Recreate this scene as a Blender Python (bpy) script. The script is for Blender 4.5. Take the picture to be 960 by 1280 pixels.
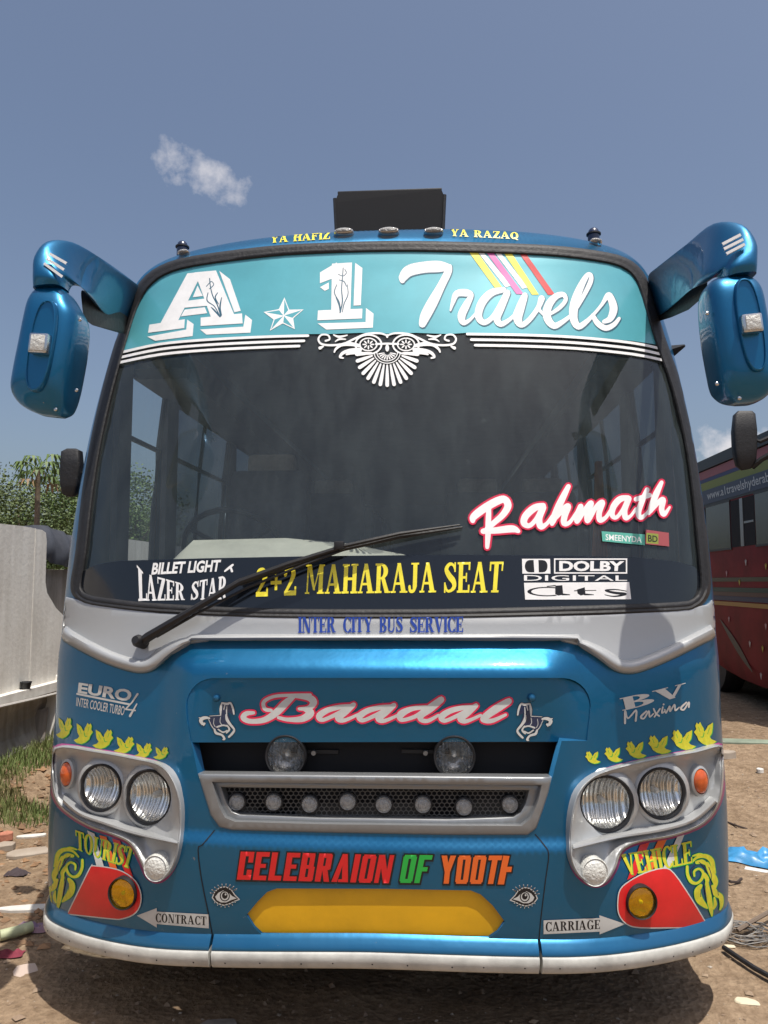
import bpy, bmesh, math, random
from mathutils import Vector, Matrix, geometry
from mathutils.bvhtree import BVHTree
random.seed(7)
R = math.radians
for o in list(bpy.data.objects): bpy.data.objects.remove(o)
scene = bpy.context.scene
COL = scene.collection

# ------------------------------------------------------------------ camera
EYE = Vector((0.220, 0.0, 1.5)); YAW = R(3.87); PITCH = R(5.2); FPX = 961.0
cam = bpy.data.cameras.new('camera'); camo = bpy.data.objects.new('camera', cam); COL.objects.link(camo)
camo.location = EYE; camo.rotation_euler = (math.pi/2+PITCH, 0, YAW)
cam.sensor_fit = 'VERTICAL'; cam.sensor_height = 24; cam.sensor_width = 18; cam.lens = 24*FPX/1280
cam.clip_start = 0.05; cam.clip_end = 3000
scene.camera = camo
scene.render.resolution_x = 768; scene.render.resolution_y = 1024

# ------------------------------------------------------------------ sun, sky, exposure
TO_SUN = Vector((0.19, -0.23, 0.95)).normalized()
EL = math.asin(TO_SUN.z); AZ = math.atan2(TO_SUN.x, TO_SUN.y)
sun = bpy.data.lights.new('sun', 'SUN'); sun.energy = 4.2; sun.angle = R(0.5); sun.color = (1, .95, .87)
suno = bpy.data.objects.new('sun', sun); COL.objects.link(suno)
suno.rotation_euler = TO_SUN.to_track_quat('Z', 'Y').to_euler()
world = bpy.data.worlds.new('World'); scene.world = world; world.use_nodes = True
scene.view_settings.view_transform = 'Standard'; scene.view_settings.look = 'None'
scene.view_settings.exposure = 0.2; scene.view_settings.gamma = 1.0

def ray(px, py):
    """direction, in the place, of a point measured in the survey photograph (960 x 1280)"""
    u = (px-480)/FPX; v = (640-py)/FPX
    f = math.cos(PITCH)-v*math.sin(PITCH); z = math.sin(PITCH)+v*math.cos(PITCH)
    return Vector((u*math.cos(YAW)-f*math.sin(YAW), u*math.sin(YAW)+f*math.cos(YAW), z)).normalized()
def U(px, py, y):
    d = ray(px, py); return EYE + d*((y-EYE.y)/d.y)
def proj(p):
    d = p-EYE; r = d.x*math.cos(YAW)+d.y*math.sin(YAW); g = -d.x*math.sin(YAW)+d.y*math.cos(YAW)
    f = g*math.cos(PITCH)+d.z*math.sin(PITCH); z = -g*math.sin(PITCH)+d.z*math.cos(PITCH)
    return (480+FPX*r/f, 640-FPX*z/f)

nt = world.node_tree; N = nt.nodes; L = nt.links; N.clear()
out = N.new('ShaderNodeOutputWorld'); bg = N.new('ShaderNodeBackground'); bg.inputs['Strength'].default_value = 0.11
sky = N.new('ShaderNodeTexSky'); sky.sky_type = 'NISHITA'; sky.sun_disc = False
sky.sun_elevation = EL; sky.sun_rotation = AZ; sky.altitude = 300; sky.air_density = 1.0; sky.dust_density = 5.0; sky.ozone_density = 1.6
hs = N.new('ShaderNodeHueSaturation'); hs.inputs['Saturation'].default_value = .95
L.new(sky.outputs[0], hs.inputs['Color'])
tc = N.new('ShaderNodeTexCoord')
last = hs.outputs[0]
def cloud(last, px, py, rx, ry, scale, amt, tilt=0, seed=0.0):
    """a cloud standing in one direction of the sky"""
    c = ray(px, py); right = Vector((c.y, -c.x, 0)).normalized(); up = right.cross(c)
    ax = (right*math.cos(tilt)+up*math.sin(tilt))/rx; ay = (up*math.cos(tilt)-right*math.sin(tilt))/ry
    def dot(v, off):
        n = N.new('ShaderNodeVectorMath'); n.operation = 'SUBTRACT'; L.new(tc.outputs['Generated'], n.inputs[0]); n.inputs[1].default_value = c
        d = N.new('ShaderNodeVectorMath'); d.operation = 'DOT_PRODUCT'; L.new(n.outputs[0], d.inputs[0]); d.inputs[1].default_value = v
        return d.outputs['Value']
    a, b = dot(ax, 0), dot(ay, 0)
    def m(op, x, y=None):
        n = N.new('ShaderNodeMath'); n.operation = op
        for i, q in enumerate((x, y)):
            if q is None: continue
            if isinstance(q, (int, float)): n.inputs[i].default_value = q
            else: L.new(q, n.inputs[i])
        return n.outputs[0]
    r2 = m('ADD', m('MULTIPLY', a, a), m('MULTIPLY', b, b))
    front = N.new('ShaderNodeVectorMath'); front.operation = 'DOT_PRODUCT'; L.new(tc.outputs['Generated'], front.inputs[0]); front.inputs[1].default_value = c
    no = N.new('ShaderNodeTexNoise'); no.inputs['Scale'].default_value = scale; no.inputs['Detail'].default_value = 7; no.inputs['Roughness'].default_value = .6
    mp = N.new('ShaderNodeMapping'); mp.inputs['Location'].default_value = (seed, seed*.7, 0); L.new(tc.outputs['Generated'], mp.inputs[0]); L.new(mp.outputs[0], no.inputs['Vector'])
    f = m('SUBTRACT', m('ADD', m('SUBTRACT', 1.0, r2), m('MULTIPLY', no.outputs[0], 3.4)), 2.15)
    f = m('MULTIPLY', f, m('GREATER_THAN', front.outputs['Value'], 0.0))
    f = m('MULTIPLY', f, amt); cl = N.new('ShaderNodeClamp'); L.new(f, cl.inputs[0]); cl.inputs['Max'].default_value = .8
    mx = N.new('ShaderNodeMixRGB'); L.new(cl.outputs[0], mx.inputs[0]); L.new(last, mx.inputs[1]); mx.inputs[2].default_value = (6.4, 6.2, 6.4, 1)
    return mx.outputs[0]
last = cloud(last, 246, 216, .070, .036, 20, .85, R(-22), 3.1)
last = cloud(last, 905, 572, .065, .050, 12, 1.6, 0, 1.3)
last = cloud(last, 955, 560, .05, .035, 12, 1.3, 0, 5.3)
L.new(last, bg.inputs[0]); L.new(bg.outputs[0], out.inputs[0])

# ------------------------------------------------------------------ materials
MATS = {}
def mat(name, col, rough=.6, metal=0., coat=0., noise=0., nscale=8., bump=0., bscale=40., col2=None, spec=.5, alpha=None, detail=5, aniso=None):
    m = bpy.data.materials.new(name); m.use_nodes = True; MATS[name] = m
    nt = m.node_tree; b = nt.nodes['Principled BSDF']
    b.inputs['Base Color'].default_value = (*col, 1); b.inputs['Roughness'].default_value = rough
    b.inputs['Metallic'].default_value = metal; b.inputs['Coat Weight'].default_value = coat; b.inputs['Coat Roughness'].default_value = .06
    b.inputs['Specular IOR Level'].default_value = spec
    t = nt.nodes.new('ShaderNodeTexCoord')
    if noise or col2:
        n = nt.nodes.new('ShaderNodeTexNoise'); n.inputs['Scale'].default_value = nscale; n.inputs['Detail'].default_value = detail; n.inputs['Roughness'].default_value = .62
        nt.links.new(t.outputs['Object'], n.inputs['Vector'])
        cr = nt.nodes.new('ShaderNodeValToRGB'); cr.color_ramp.elements[0].position = .32; cr.color_ramp.elements[1].position = .68
        c2 = col2 if col2 else tuple(c*(1-noise) for c in col)
        c1 = col if col2 else tuple(min(1, c*(1+noise)) for c in col)
        cr.color_ramp.elements[0].color = (*c2, 1); cr.color_ramp.elements[1].color = (*c1, 1)
        nt.links.new(n.outputs[0], cr.inputs[0]); nt.links.new(cr.outputs[0], b.inputs['Base Color'])
    if bump:
        n2 = nt.nodes.new('ShaderNodeTexNoise'); n2.inputs['Scale'].default_value = bscale; n2.inputs['Detail'].default_value = 6
        nt.links.new(t.outputs['Object'], n2.inputs['Vector'])
        bp = nt.nodes.new('ShaderNodeBump'); bp.inputs['Strength'].default_value = bump; bp.inputs['Distance'].default_value = .01
        nt.links.new(n2.outputs[0], bp.inputs['Height']); nt.links.new(bp.outputs[0], b.inputs['Normal'])
    return m
def glass(name, tint=(.55, .62, .66), rough=.02, dust=.05, dustcol=(.35, .37, .38), f0=1.5):
    m = bpy.data.materials.new(name); m.use_nodes = True; MATS[name] = m
    nt = m.node_tree; n = nt.nodes; l = nt.links; n.clear()
    o = n.new('ShaderNodeOutputMaterial'); tr = n.new('ShaderNodeBsdfTransparent'); tr.inputs[0].default_value = (*tint, 1)
    gl = n.new('ShaderNodeBsdfGlossy'); gl.inputs['Roughness'].default_value = rough
    fr = n.new('ShaderNodeFresnel'); ge = n.new('ShaderNodeNewGeometry'); mi_ = n.new('ShaderNodeMix'); mi_.data_type = 'FLOAT'
    l.new(ge.outputs['Backfacing'], mi_.inputs[0]); mi_.inputs[2].default_value = f0; mi_.inputs[3].default_value = 1/f0; l.new(mi_.outputs[0], fr.inputs[0])  # a thin sheet reflects alike from both sides
    mx = n.new('ShaderNodeMixShader'); l.new(fr.outputs[0], mx.inputs[0]); l.new(tr.outputs[0], mx.inputs[1]); l.new(gl.outputs[0], mx.inputs[2])
    df = n.new('ShaderNodeBsdfDiffuse'); df.inputs[0].default_value = (*dustcol, 1)
    t = n.new('ShaderNodeTexCoord'); no = n.new('ShaderNodeTexNoise'); no.inputs['Scale'].default_value = 3.2; no.inputs['Detail'].default_value = 9; no.inputs['Roughness'].default_value = .7
    mp_ = n.new('ShaderNodeMapping'); mp_.inputs['Scale'].default_value = (3.5, 3.5, .7); l.new(t.outputs['Object'], mp_.inputs[0]); l.new(mp_.outputs[0], no.inputs['Vector'])
    mr = n.new('ShaderNodeMapRange'); mr.inputs['From Min'].default_value = .3; mr.inputs['From Max'].default_value = .75
    mr.inputs['To Min'].default_value = dust*.55; mr.inputs['To Max'].default_value = dust*1.7; l.new(no.outputs[0], mr.inputs[0])
    sp = n.new('ShaderNodeTexNoise'); sp.inputs['Scale'].default_value = 26; sp.inputs['Detail'].default_value = 8; sp.inputs['Roughness'].default_value = .75; l.new(t.outputs['Object'], sp.inputs['Vector'])
    sr = n.new('ShaderNodeMapRange'); sr.inputs['From Min'].default_value = .62; sr.inputs['From Max'].default_value = .78; sr.inputs['To Max'].default_value = dust*2.2; l.new(sp.outputs[0], sr.inputs[0])
    su = n.new('ShaderNodeMath'); su.operation = 'ADD'; l.new(mr.outputs[0], su.inputs[0]); l.new(sr.outputs[0], su.inputs[1]); mr = su
    m2 = n.new('ShaderNodeMixShader'); l.new(mr.outputs[0], m2.inputs[0]); l.new(mx.outputs[0], m2.inputs[1]); l.new(df.outputs[0], m2.inputs[2])
    l.new(m2.outputs[0], o.inputs[0]); return m

def paint(name, col, metal=.55, rough=.36, coat=.9, dust=(.42, .36, .28)):
    m = mat(name, col, rough, metal, coat)
    nt = m.node_tree; n = nt.nodes; l = nt.links; b = n['Principled BSDF']
    t = n.new('ShaderNodeTexCoord'); no = n.new('ShaderNodeTexNoise'); no.inputs['Scale'].default_value = 2.3; no.inputs['Detail'].default_value = 8; no.inputs['Roughness'].default_value = .65
    l.new(t.outputs['Object'], no.inputs['Vector'])
    sx = n.new('ShaderNodeSeparateXYZ'); l.new(t.outputs['Object'], sx.inputs[0])
    mr = n.new('ShaderNodeMapRange'); l.new(sx.outputs['Z'], mr.inputs[0]); mr.inputs['From Min'].default_value = .3; mr.inputs['From Max'].default_value = 1.0
    mr.inputs['To Min'].default_value = .09; mr.inputs['To Max'].default_value = .015
    mu = n.new('ShaderNodeMath'); mu.operation = 'MULTIPLY'; l.new(no.outputs[0], mu.inputs[0]); l.new(mr.outputs[0], mu.inputs[1])
    mx = n.new('ShaderNodeMixRGB'); l.new(mu.outputs[0], mx.inputs[0]); mx.inputs[1].default_value = (*col, 1); mx.inputs[2].default_value = (*dust, 1)
    l.new(mx.outputs[0], b.inputs['Base Color'])
    ch = n.new('ShaderNodeTexNoise'); ch.inputs['Scale'].default_value = 38; ch.inputs['Detail'].default_value = 5; ch.inputs['Roughness'].default_value = .7; l.new(t.outputs['Object'], ch.inputs['Vector'])
    cr_ = n.new('ShaderNodeMapRange'); l.new(ch.outputs[0], cr_.inputs[0]); cr_.inputs['From Min'].default_value = .70; cr_.inputs['From Max'].default_value = .74; cr_.inputs['To Max'].default_value = .55
    m3 = n.new('ShaderNodeMixRGB'); l.new(cr_.outputs[0], m3.inputs[0]); l.new(mx.outputs[0], m3.inputs[1]); m3.inputs[2].default_value = (*dust, 1); l.new(m3.outputs[0], b.inputs['Base Color'])
    # fine scratches and orange peel
    wv = n.new('ShaderNodeTexNoise'); wv.inputs['Scale'].default_value = 9; wv.inputs['Detail'].default_value = 3; l.new(t.outputs['Object'], wv.inputs['Vector'])
    bp = n.new('ShaderNodeBump'); bp.inputs['Strength'].default_value = .10; bp.inputs['Distance'].default_value = .02; l.new(wv.outputs[0], bp.inputs['Height'])
    l.new(bp.outputs[0], b.inputs['Normal']); l.new(bp.outputs[0], b.inputs['Coat Normal'])
    r2 = n.new('ShaderNodeMapRange'); l.new(no.outputs[0], r2.inputs[0]); r2.inputs['To Min'].default_value = rough-.08; r2.inputs['To Max'].default_value = rough+.14
    l.new(r2.outputs[0], b.inputs['Roughness'])
    return m
blue = paint('blue metallic paint', (.001, .130, .285), .70, .34, .55)
teal = mat('teal visor film', (.10, .40, .47), .35, .1, .5, noise=.10, nscale=3)
silver = paint('silver paint', (.40, .41, .415), .35, .42, .35)
chrome = mat('dull chrome', (.6, .6, .6), .2, 1., noise=.1, nscale=30)
greytrim = paint('grey grille paint', (.24, .25, .26), .5, .38, .4)
rubber = mat('black rubber', (.012, .012, .014), .6, 0, 0, noise=.3, nscale=20, bump=.25, bscale=60)
blackp = mat('black plastic', (.01, .01, .012), .55, noise=.3, nscale=25, bump=.1)
blackglass = mat('black painted glass', (.006, .008, .012), .12, coat=.5)
hole = mat('dark cavity', (.006, .006, .008), .8)
white = mat('white vinyl', (.84, .84, .84), .42, noise=.06, nscale=20)
whitec = mat('dusty white paint', (.48, .48, .45), .6, noise=.22, nscale=9, bump=.1)
offwhite = mat('grey white vinyl', (.52, .52, .50), .45, noise=.08, nscale=20)
yellow = mat('yellow vinyl', (.85, .74, .05), .4, noise=.1, nscale=20)
lime = mat('lime yellow vinyl', (.56, .52, .03), .45, noise=.12, nscale=60)
amberpaint = mat('amber yellow paint', (.74, .40, .008), .42, coat=.25, noise=.10, nscale=6, bump=.05)
red = mat('red vinyl', (.60, .012, .014), .35, noise=.1, nscale=10, coat=.3)
redp = mat('red trim', (.62, .02, .07), .4)
purple = mat('purple pinstripe', (.28, .04, .16), .4)
pinkish = mat('magenta vinyl', (.62, .10, .38), .4)
orange = mat('orange vinyl', (.72, .13, .02), .4)
green = mat('green vinyl', (.02, .38, .05), .4)
black = mat('black vinyl', (.008, .008, .01), .4)
navy = mat('navy vinyl', (.015, .05, .30), .4)
darkbl = mat('dark blue beacon plastic', (.01, .02, .06), .25, coat=.6)
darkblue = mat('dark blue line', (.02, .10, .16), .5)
goldlamp = mat('fog lamp gold reflector', (.85, .65, .15), .15, 1., 0., noise=.3, nscale=25, bump=.8, bscale=30)
reflector = mat('lamp reflector', (.92, .92, .90), .22, 1.)
amber = mat('amber lens', (.55, .09, .012), .2, 0, 1., noise=.2, nscale=60)
lensw = mat('white ribbed lens', (.62, .62, .58), .3, 0, .8, noise=.15, nscale=80, bump=.6, bscale=120)
lensg = mat('grey ribbed lens', (.34, .34, .33), .35, 0, .6, noise=.3, nscale=90, bump=.9, bscale=160)
meshm = mat('dark grille mesh paint', (.09, .09, .09), .5, .4, noise=.3, nscale=30)
spotm = mat('dim lamp reflector', (.38, .38, .38), .25, 1., bump=.9, bscale=26)
skin_in = mat('cabin lining', (.06, .062, .066), .8, noise=.2)
dash = mat('cream dashboard', (.52, .48, .40), .6, noise=.1, nscale=12, bump=.1)
seatm = mat('grey seat cloth', (.05, .05, .06), .9, noise=.3, nscale=20)
seatm2 = mat('cream seat cover', (.30, .28, .24), .9, noise=.2, nscale=20)
curt = mat('rust curtain', (.50, .17, .08), .9, noise=.2, nscale=20)
ws = glass('windscreen glass', (.76, .82, .83), .012, .065, (.30, .37, .38), 1.7)
tint = glass('tinted side glass', (.13, .145, .16), .03, .05)
clear = glass('clear side glass', (.85, .87, .87), .02, .03)
lens = glass('lamp lens', (.95, .96, .96), .03, .012, (.5, .5, .5))
ylens = glass('yellow lamp glass', (.95, .80, .05), .04, .02, (.5, .4, .1))
# vertical ribs on the lamp lens
_n = lens.node_tree.nodes; _l = lens.node_tree.links
_t = _n.new('ShaderNodeTexCoord'); _w = _n.new('ShaderNodeTexWave'); _w.inputs['Scale'].default_value = 28; _w.inputs['Distortion'].default_value = .6; _l.new(_t.outputs['Object'], _w.inputs['Vector'])
_b = _n.new('ShaderNodeBump'); _b.inputs['Strength'].default_value = .8; _b.inputs['Distance'].default_value = .006; _l.new(_w.outputs[0], _b.inputs['Height'])
for x in _n:
    if x.type == 'BSDF_GLOSSY': _l.new(_b.outputs[0], x.inputs['Normal'])
_b2 = reflector.node_tree; _t = _b2.nodes.new('ShaderNodeTexCoord'); _w = _b2.nodes.new('ShaderNodeTexWave'); _w.inputs['Scale'].default_value = 18; _w.inputs['Distortion'].default_value = 1.5
_b2.links.new(_t.outputs['Object'], _w.inputs['Vector']); _bb = _b2.nodes.new('ShaderNodeBump'); _bb.inputs['Strength'].default_value = .9; _bb.inputs['Distance'].default_value = .008
_b2.links.new(_w.outputs[0], _bb.inputs['Height']); _b2.links.new(_bb.outputs[0], _b2.nodes['Principled BSDF'].inputs['Normal'])

# ------------------------------------------------------------------ object helpers
WM = {}
def link(o, parent=None, M=None):
    COL.objects.link(o); M = M or Matrix.Identity(4)
    if parent:
        o.parent = parent; o.matrix_parent_inverse = WM[parent.name].inverted()
    o.matrix_basis = M; WM[o.name] = M.copy(); return o
def empty(name, loc, label, cat, group=None):
    o = bpy.data.objects.new(name, None); o.empty_display_size = .2; link(o, None, Matrix.Translation(loc))
    tag(o, label, cat, group); return o
def tag(o, label=None, cat=None, group=None, kind=None):
    if label: o['label'] = label
    if cat: o['category'] = cat
    if group: o['group'] = group
    if kind: o['kind'] = kind
    return o
def mesh(name, verts, faces, mats, parent=None, M=None, smooth=True, mi=None, angle=40, nrm=None):
    me = bpy.data.meshes.new(name); me.from_pydata([tuple(v) for v in verts], [], faces)
    for m in (mats if isinstance(mats, (list, tuple)) else [mats]): me.materials.append(m)
    if mi: me.polygons.foreach_set('material_index', mi)
    if smooth:
        me.polygons.foreach_set('use_smooth', [True]*len(faces))
        me.update(); me.set_sharp_from_angle(angle=R(angle))
    me.update()
    if nrm: me.normals_split_custom_set_from_vertices([tuple(n) for n in nrm])
    o = bpy.data.objects.new(name, me); return link(o, parent, M)
def from_bm(name, bm, mats, parent=None, M=None, smooth=True, angle=40, nrm=None):
    me = bpy.data.meshes.new(name); bm.normal_update(); bm.to_mesh(me); bm.free()
    for m in (mats if isinstance(mats, (list, tuple)) else [mats]): me.materials.append(m)
    if smooth: me.polygons.foreach_set('use_smooth', [True]*len(me.polygons)); me.set_sharp_from_angle(angle=R(angle))
    me.update()
    if nrm: me.normals_split_custom_set_from_vertices(nrm)
    o = bpy.data.objects.new(name, me); return link(o, parent, M)
def prism(bm, prof, x0, x1, jag=0):
    """outline in the y-z plane, given thickness along x"""
    a = [bm.verts.new((x0, y, z)) for y, z in prof]; b = [bm.verts.new((x1, y, z)) for y, z in prof]
    bm.faces.new(a); bm.faces.new(list(reversed(b)))
    for i in range(len(prof)): bm.faces.new((a[i], b[i], b[(i+1) % len(prof)], a[(i+1) % len(prof)]))
    bmesh.ops.recalc_face_normals(bm, faces=bm.faces)
def box(bm, c, s, bev=0., rot=None):
    r = bmesh.ops.create_cube(bm, size=1.0); vs = r['verts']
    Mx = Matrix.Translation(c) @ (rot or Matrix.Identity(4)) @ Matrix.Diagonal((*s, 1))
    bmesh.ops.transform(bm, matrix=Mx, verts=vs)
    if bev:
        es = list({e for v in vs for e in v.link_edges})
        bmesh.ops.bevel(bm, geom=es, offset=bev, segments=2, affect='EDGES', profile=.6)
def tube(bm, pts, rad, seg=8, cap=True):
    pts = [Vector(p) for p in pts]; rings = []
    up = Vector((0, 0, 1))
    for i, p in enumerate(pts):
        t = (pts[min(i+1, len(pts)-1)]-pts[max(i-1, 0)]).normalized()
        a = t.cross(up)
        if a.length < .05: a = t.cross(Vector((1, 0, 0)))
        a.normalize(); b = a.cross(t); r = rad[i] if isinstance(rad, (list, tuple)) else rad
        rings.append([bm.verts.new(p+(a*math.cos(k*2*math.pi/seg)+b*math.sin(k*2*math.pi/seg))*r) for k in range(seg)])
    for i in range(len(rings)-1):
        for k in range(seg):
            bm.faces.new((rings[i][k], rings[i][(k+1) % seg], rings[i+1][(k+1) % seg], rings[i+1][k]))
    if cap: bm.faces.new(rings[0]); bm.faces.new(list(reversed(rings[-1])))
def lathe(bm, prof, seg=32, cap0=True, cap1=True, ex=1., ey=1., up=True):
    rings = [[bm.verts.new((r*ex*math.cos(k*2*math.pi/seg), r*ey*math.sin(k*2*math.pi/seg), h)) for k in range(seg)] for r, h in prof]
    for i in range(len(rings)-1):
        for k in range(seg):
            bm.faces.new((rings[i][k], rings[i][(k+1) % seg], rings[i+1][(k+1) % seg], rings[i+1][k]))
    if cap0: bm.faces.new(list(reversed(rings[0])))
    if cap1: bm.faces.new(rings[-1])
    if up:
        bm.normal_update()
        if sum(f.normal.z*f.calc_area() for f in bm.faces) < 0: bmesh.ops.reverse_faces(bm, faces=bm.faces)
def catmull(pts, n=6, closed=False):
    out = []; m = len(pts)
    rng = range(m) if closed else range(m-1)
    for i in rng:
        if closed: p = [pts[(i+k-1) % m] for k in range(4)]
        else: p = [pts[max(0, min(m-1, i+k-1))] for k in range(4)]
        for j in range(n):
            t = j/n
            out.append(tuple(.5*((2*b)+(-a+c)*t+(2*a-5*b+4*c-d)*t*t+(-a+3*b-3*c+d)*t**3) for a, b, c, d in zip(*p)))
    if not closed: out.append(tuple(pts[-1]))
    return out
def dens(pts, step, closed=True):
    out = []; m = len(pts)
    for i in range(m if closed else m-1):
        a = pts[i]; b = pts[(i+1) % m]; d = math.dist(a, b); k = max(1, int(math.ceil(d/step)))
        for j in range(k): out.append(tuple(x+(y-x)*j/k for x, y in zip(a, b)))
    if not closed: out.append(tuple(pts[-1]))
    return out
def area(p): return sum(p[i][0]*p[(i+1) % len(p)][1]-p[(i+1) % len(p)][0]*p[i][1] for i in range(len(p)))/2
def inset(p, d):
    """move a closed outline inwards by d"""
    s = 1 if area(p) > 0 else -1; out = []; m = len(p)
    for i in range(m):
        a, b, c = p[i-1], p[i], p[(i+1) % m]
        e1 = Vector((b[0]-a[0], b[1]-a[1])); e2 = Vector((c[0]-b[0], c[1]-b[1]))
        if e1.length < 1e-9 or e2.length < 1e-9: out.append(b); continue
        e1.normalize(); e2.normalize(); n1 = Vector((-e1.y, e1.x))*s; n2 = Vector((-e2.y, e2.x))*s
        n = n1+n2
        if n.length < .2: n = n1.copy()
        n.normalize(); k = d/max(.5, n.dot(n1)); out.append((b[0]+n.x*k, b[1]+n.y*k))
    return out
def inside(pt, poly):
    x, y = pt; c = False; j = len(poly)-1
    for i in range(len(poly)):
        xi, yi = poly[i][:2]; xj, yj = poly[j][:2]
        if (yi > y) != (yj > y) and x < (xj-xi)*(y-yi)/(yj-yi)+xi: c = not c
        j = i
    return c
def cdt(layers, extra):
    """layers: list of lists of polygons, later ones lie over earlier ones; returns verts, triangles, layer of each"""
    V = []; F = []; FL = []
    for li, polys in enumerate(layers):
        for p in polys:
            if len(p) < 3 or abs(area(p)) < 1e-9: continue
            if area(p) < 0: p = list(reversed(p))
            b = len(V); V += [Vector((q[0], q[1])) for q in p]; F.append(list(range(b, b+len(p)))); FL.append(li)
    V += [Vector(q[:2]) for q in extra]
    vo, eo, fo, ov, oe, of = geometry.delaunay_2d_cdt(V, [], F, 1, 1e-5)
    tris = []; lay = []
    for f, src in zip(fo, of):
        if not src: continue
        tris.append(f); lay.append(max(FL[k] for k in src))
    return vo, tris, lay

# ------------------------------------------------------------------ the bus front surface
ROWS = [  # z, half width, nose y, corner depth
 (.28, 1.262, 2.605, .42), (.42, 1.274, 2.580, .44), (.70, 1.280, 2.575, .45), (1.0, 1.277, 2.590, .45), (1.2, 1.284, 2.61, .45),
 (1.31, 1.288, 2.64, .45), (1.40, 1.290, 2.66, .44), (1.7, 1.288, 2.72, .42), (2.1, 1.272, 2.82, .40), (2.5, 1.236, 2.935, .38),
 (2.74, 1.198, 3.01, .36), (2.86, 1.172, 3.045, .35), (2.93, 1.135, 3.075, .34), (2.975, 1.085, 3.115, .33), (3.005, 1.0, 3.18, .32), (3.03, .80, 3.32, .30), (3.045, .5, 3.52, .25)]
ZTOP = 3.045; ARCH = .03
def row(z):
    z = max(ROWS[0][0], min(ROWS[-1][0], z)); i = 0
    while i < len(ROWS)-2 and ROWS[i+1][0] < z: i += 1
    a, b = ROWS[i], ROWS[i+1]; h = b[0]-a[0]; t = (z-a[0])/h
    p = ROWS[max(0, i-1)]; q = ROWS[min(len(ROWS)-1, i+2)]; res = []
    for k in (1, 2, 3):
        ma = (b[k]-p[k])/(b[0]-p[0])*h; mb = (q[k]-a[k])/(q[0]-a[0])*h
        res.append((2*t**3-3*t*t+1)*a[k]+(t**3-2*t*t+t)*ma+(-2*t**3+3*t*t)*b[k]+(t**3-t*t)*mb)
    return res
def sm(a, b, x):
    t = max(0., min(1., (x-a)/(b-a))); return t*t*(3-2*t)
def S(s, z):
    """point of the skin: s in -1..1 across, z up"""
    W, Y, D = row(z); x = W*s
    y = Y + D*(1-math.sqrt(max(0., 1-abs(s)**2.7)))
    lw = 1-sm(.45, .75, z); bx = 1-sm(.60-.05*lw, .76+.42*lw, abs(x+.01)*(1+.12*(z-1)))
    y -= bx*(.060*(1-sm(1.20, 1.315, z)) + .018*(1-sm(.655, .70, z)))
    zz = z-ARCH*s*s*sm(2.0, 2.8, z)
    return Vector((x, y, zz))
def droop(s): return -.065*abs(s)**1.6+.018*s
def NRM(s, z):
    e = 1e-3; u = math.asin(max(-.999, min(.999, s)))
    a = S(math.sin(min(u+e, 1.57)), z)-S(math.sin(max(u-e, -1.57)), z); b = S(s, z+e)-S(s, z-e)
    n = a.cross(b).normalized(); return n if n.y < 0 else -n if abs(n.y) > .02 else (n if n.x*s > 0 else -n)
# ray casting against the skin
_gv = []; _gf = []; NU = 160
_zs = [.20+i*(ZTOP-.20)/200 for i in range(201)]
for z in _zs:
    for k in range(NU+1): _gv.append(S(math.sin(-math.pi/2+math.pi*k/NU), z))
for i in range(200):
    for k in range(NU):
        a = i*(NU+1)+k; _gf.append((a, a+1, a+NU+2, a+NU+1))
BV = BVHTree.FromPolygons(_gv, _gf)
def hit(px, py):
    """skin coordinates s, z seen at a photo point"""
    for k in range(60):
        p, n, i, d = BV.ray_cast(EYE, ray(px, py))
        if p: break
        px += (485-px)*.006; py += (700-py)*.002
    s = 0.; z = p.z
    for _ in range(3):
        W = row(z)[0]; s = max(-.9995, min(.9995, p.x/W)); z = p.z+ARCH*s*s*sm(2.0, 2.8, z)
    return s, z
def Q(px, py, off=0.):
    s, z = hit(px, py); p = S(s, z); n = NRM(s, z); d = ray(px, py)
    c = max(.35, -d.dot(n)); return p-d*(off/c), n

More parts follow.
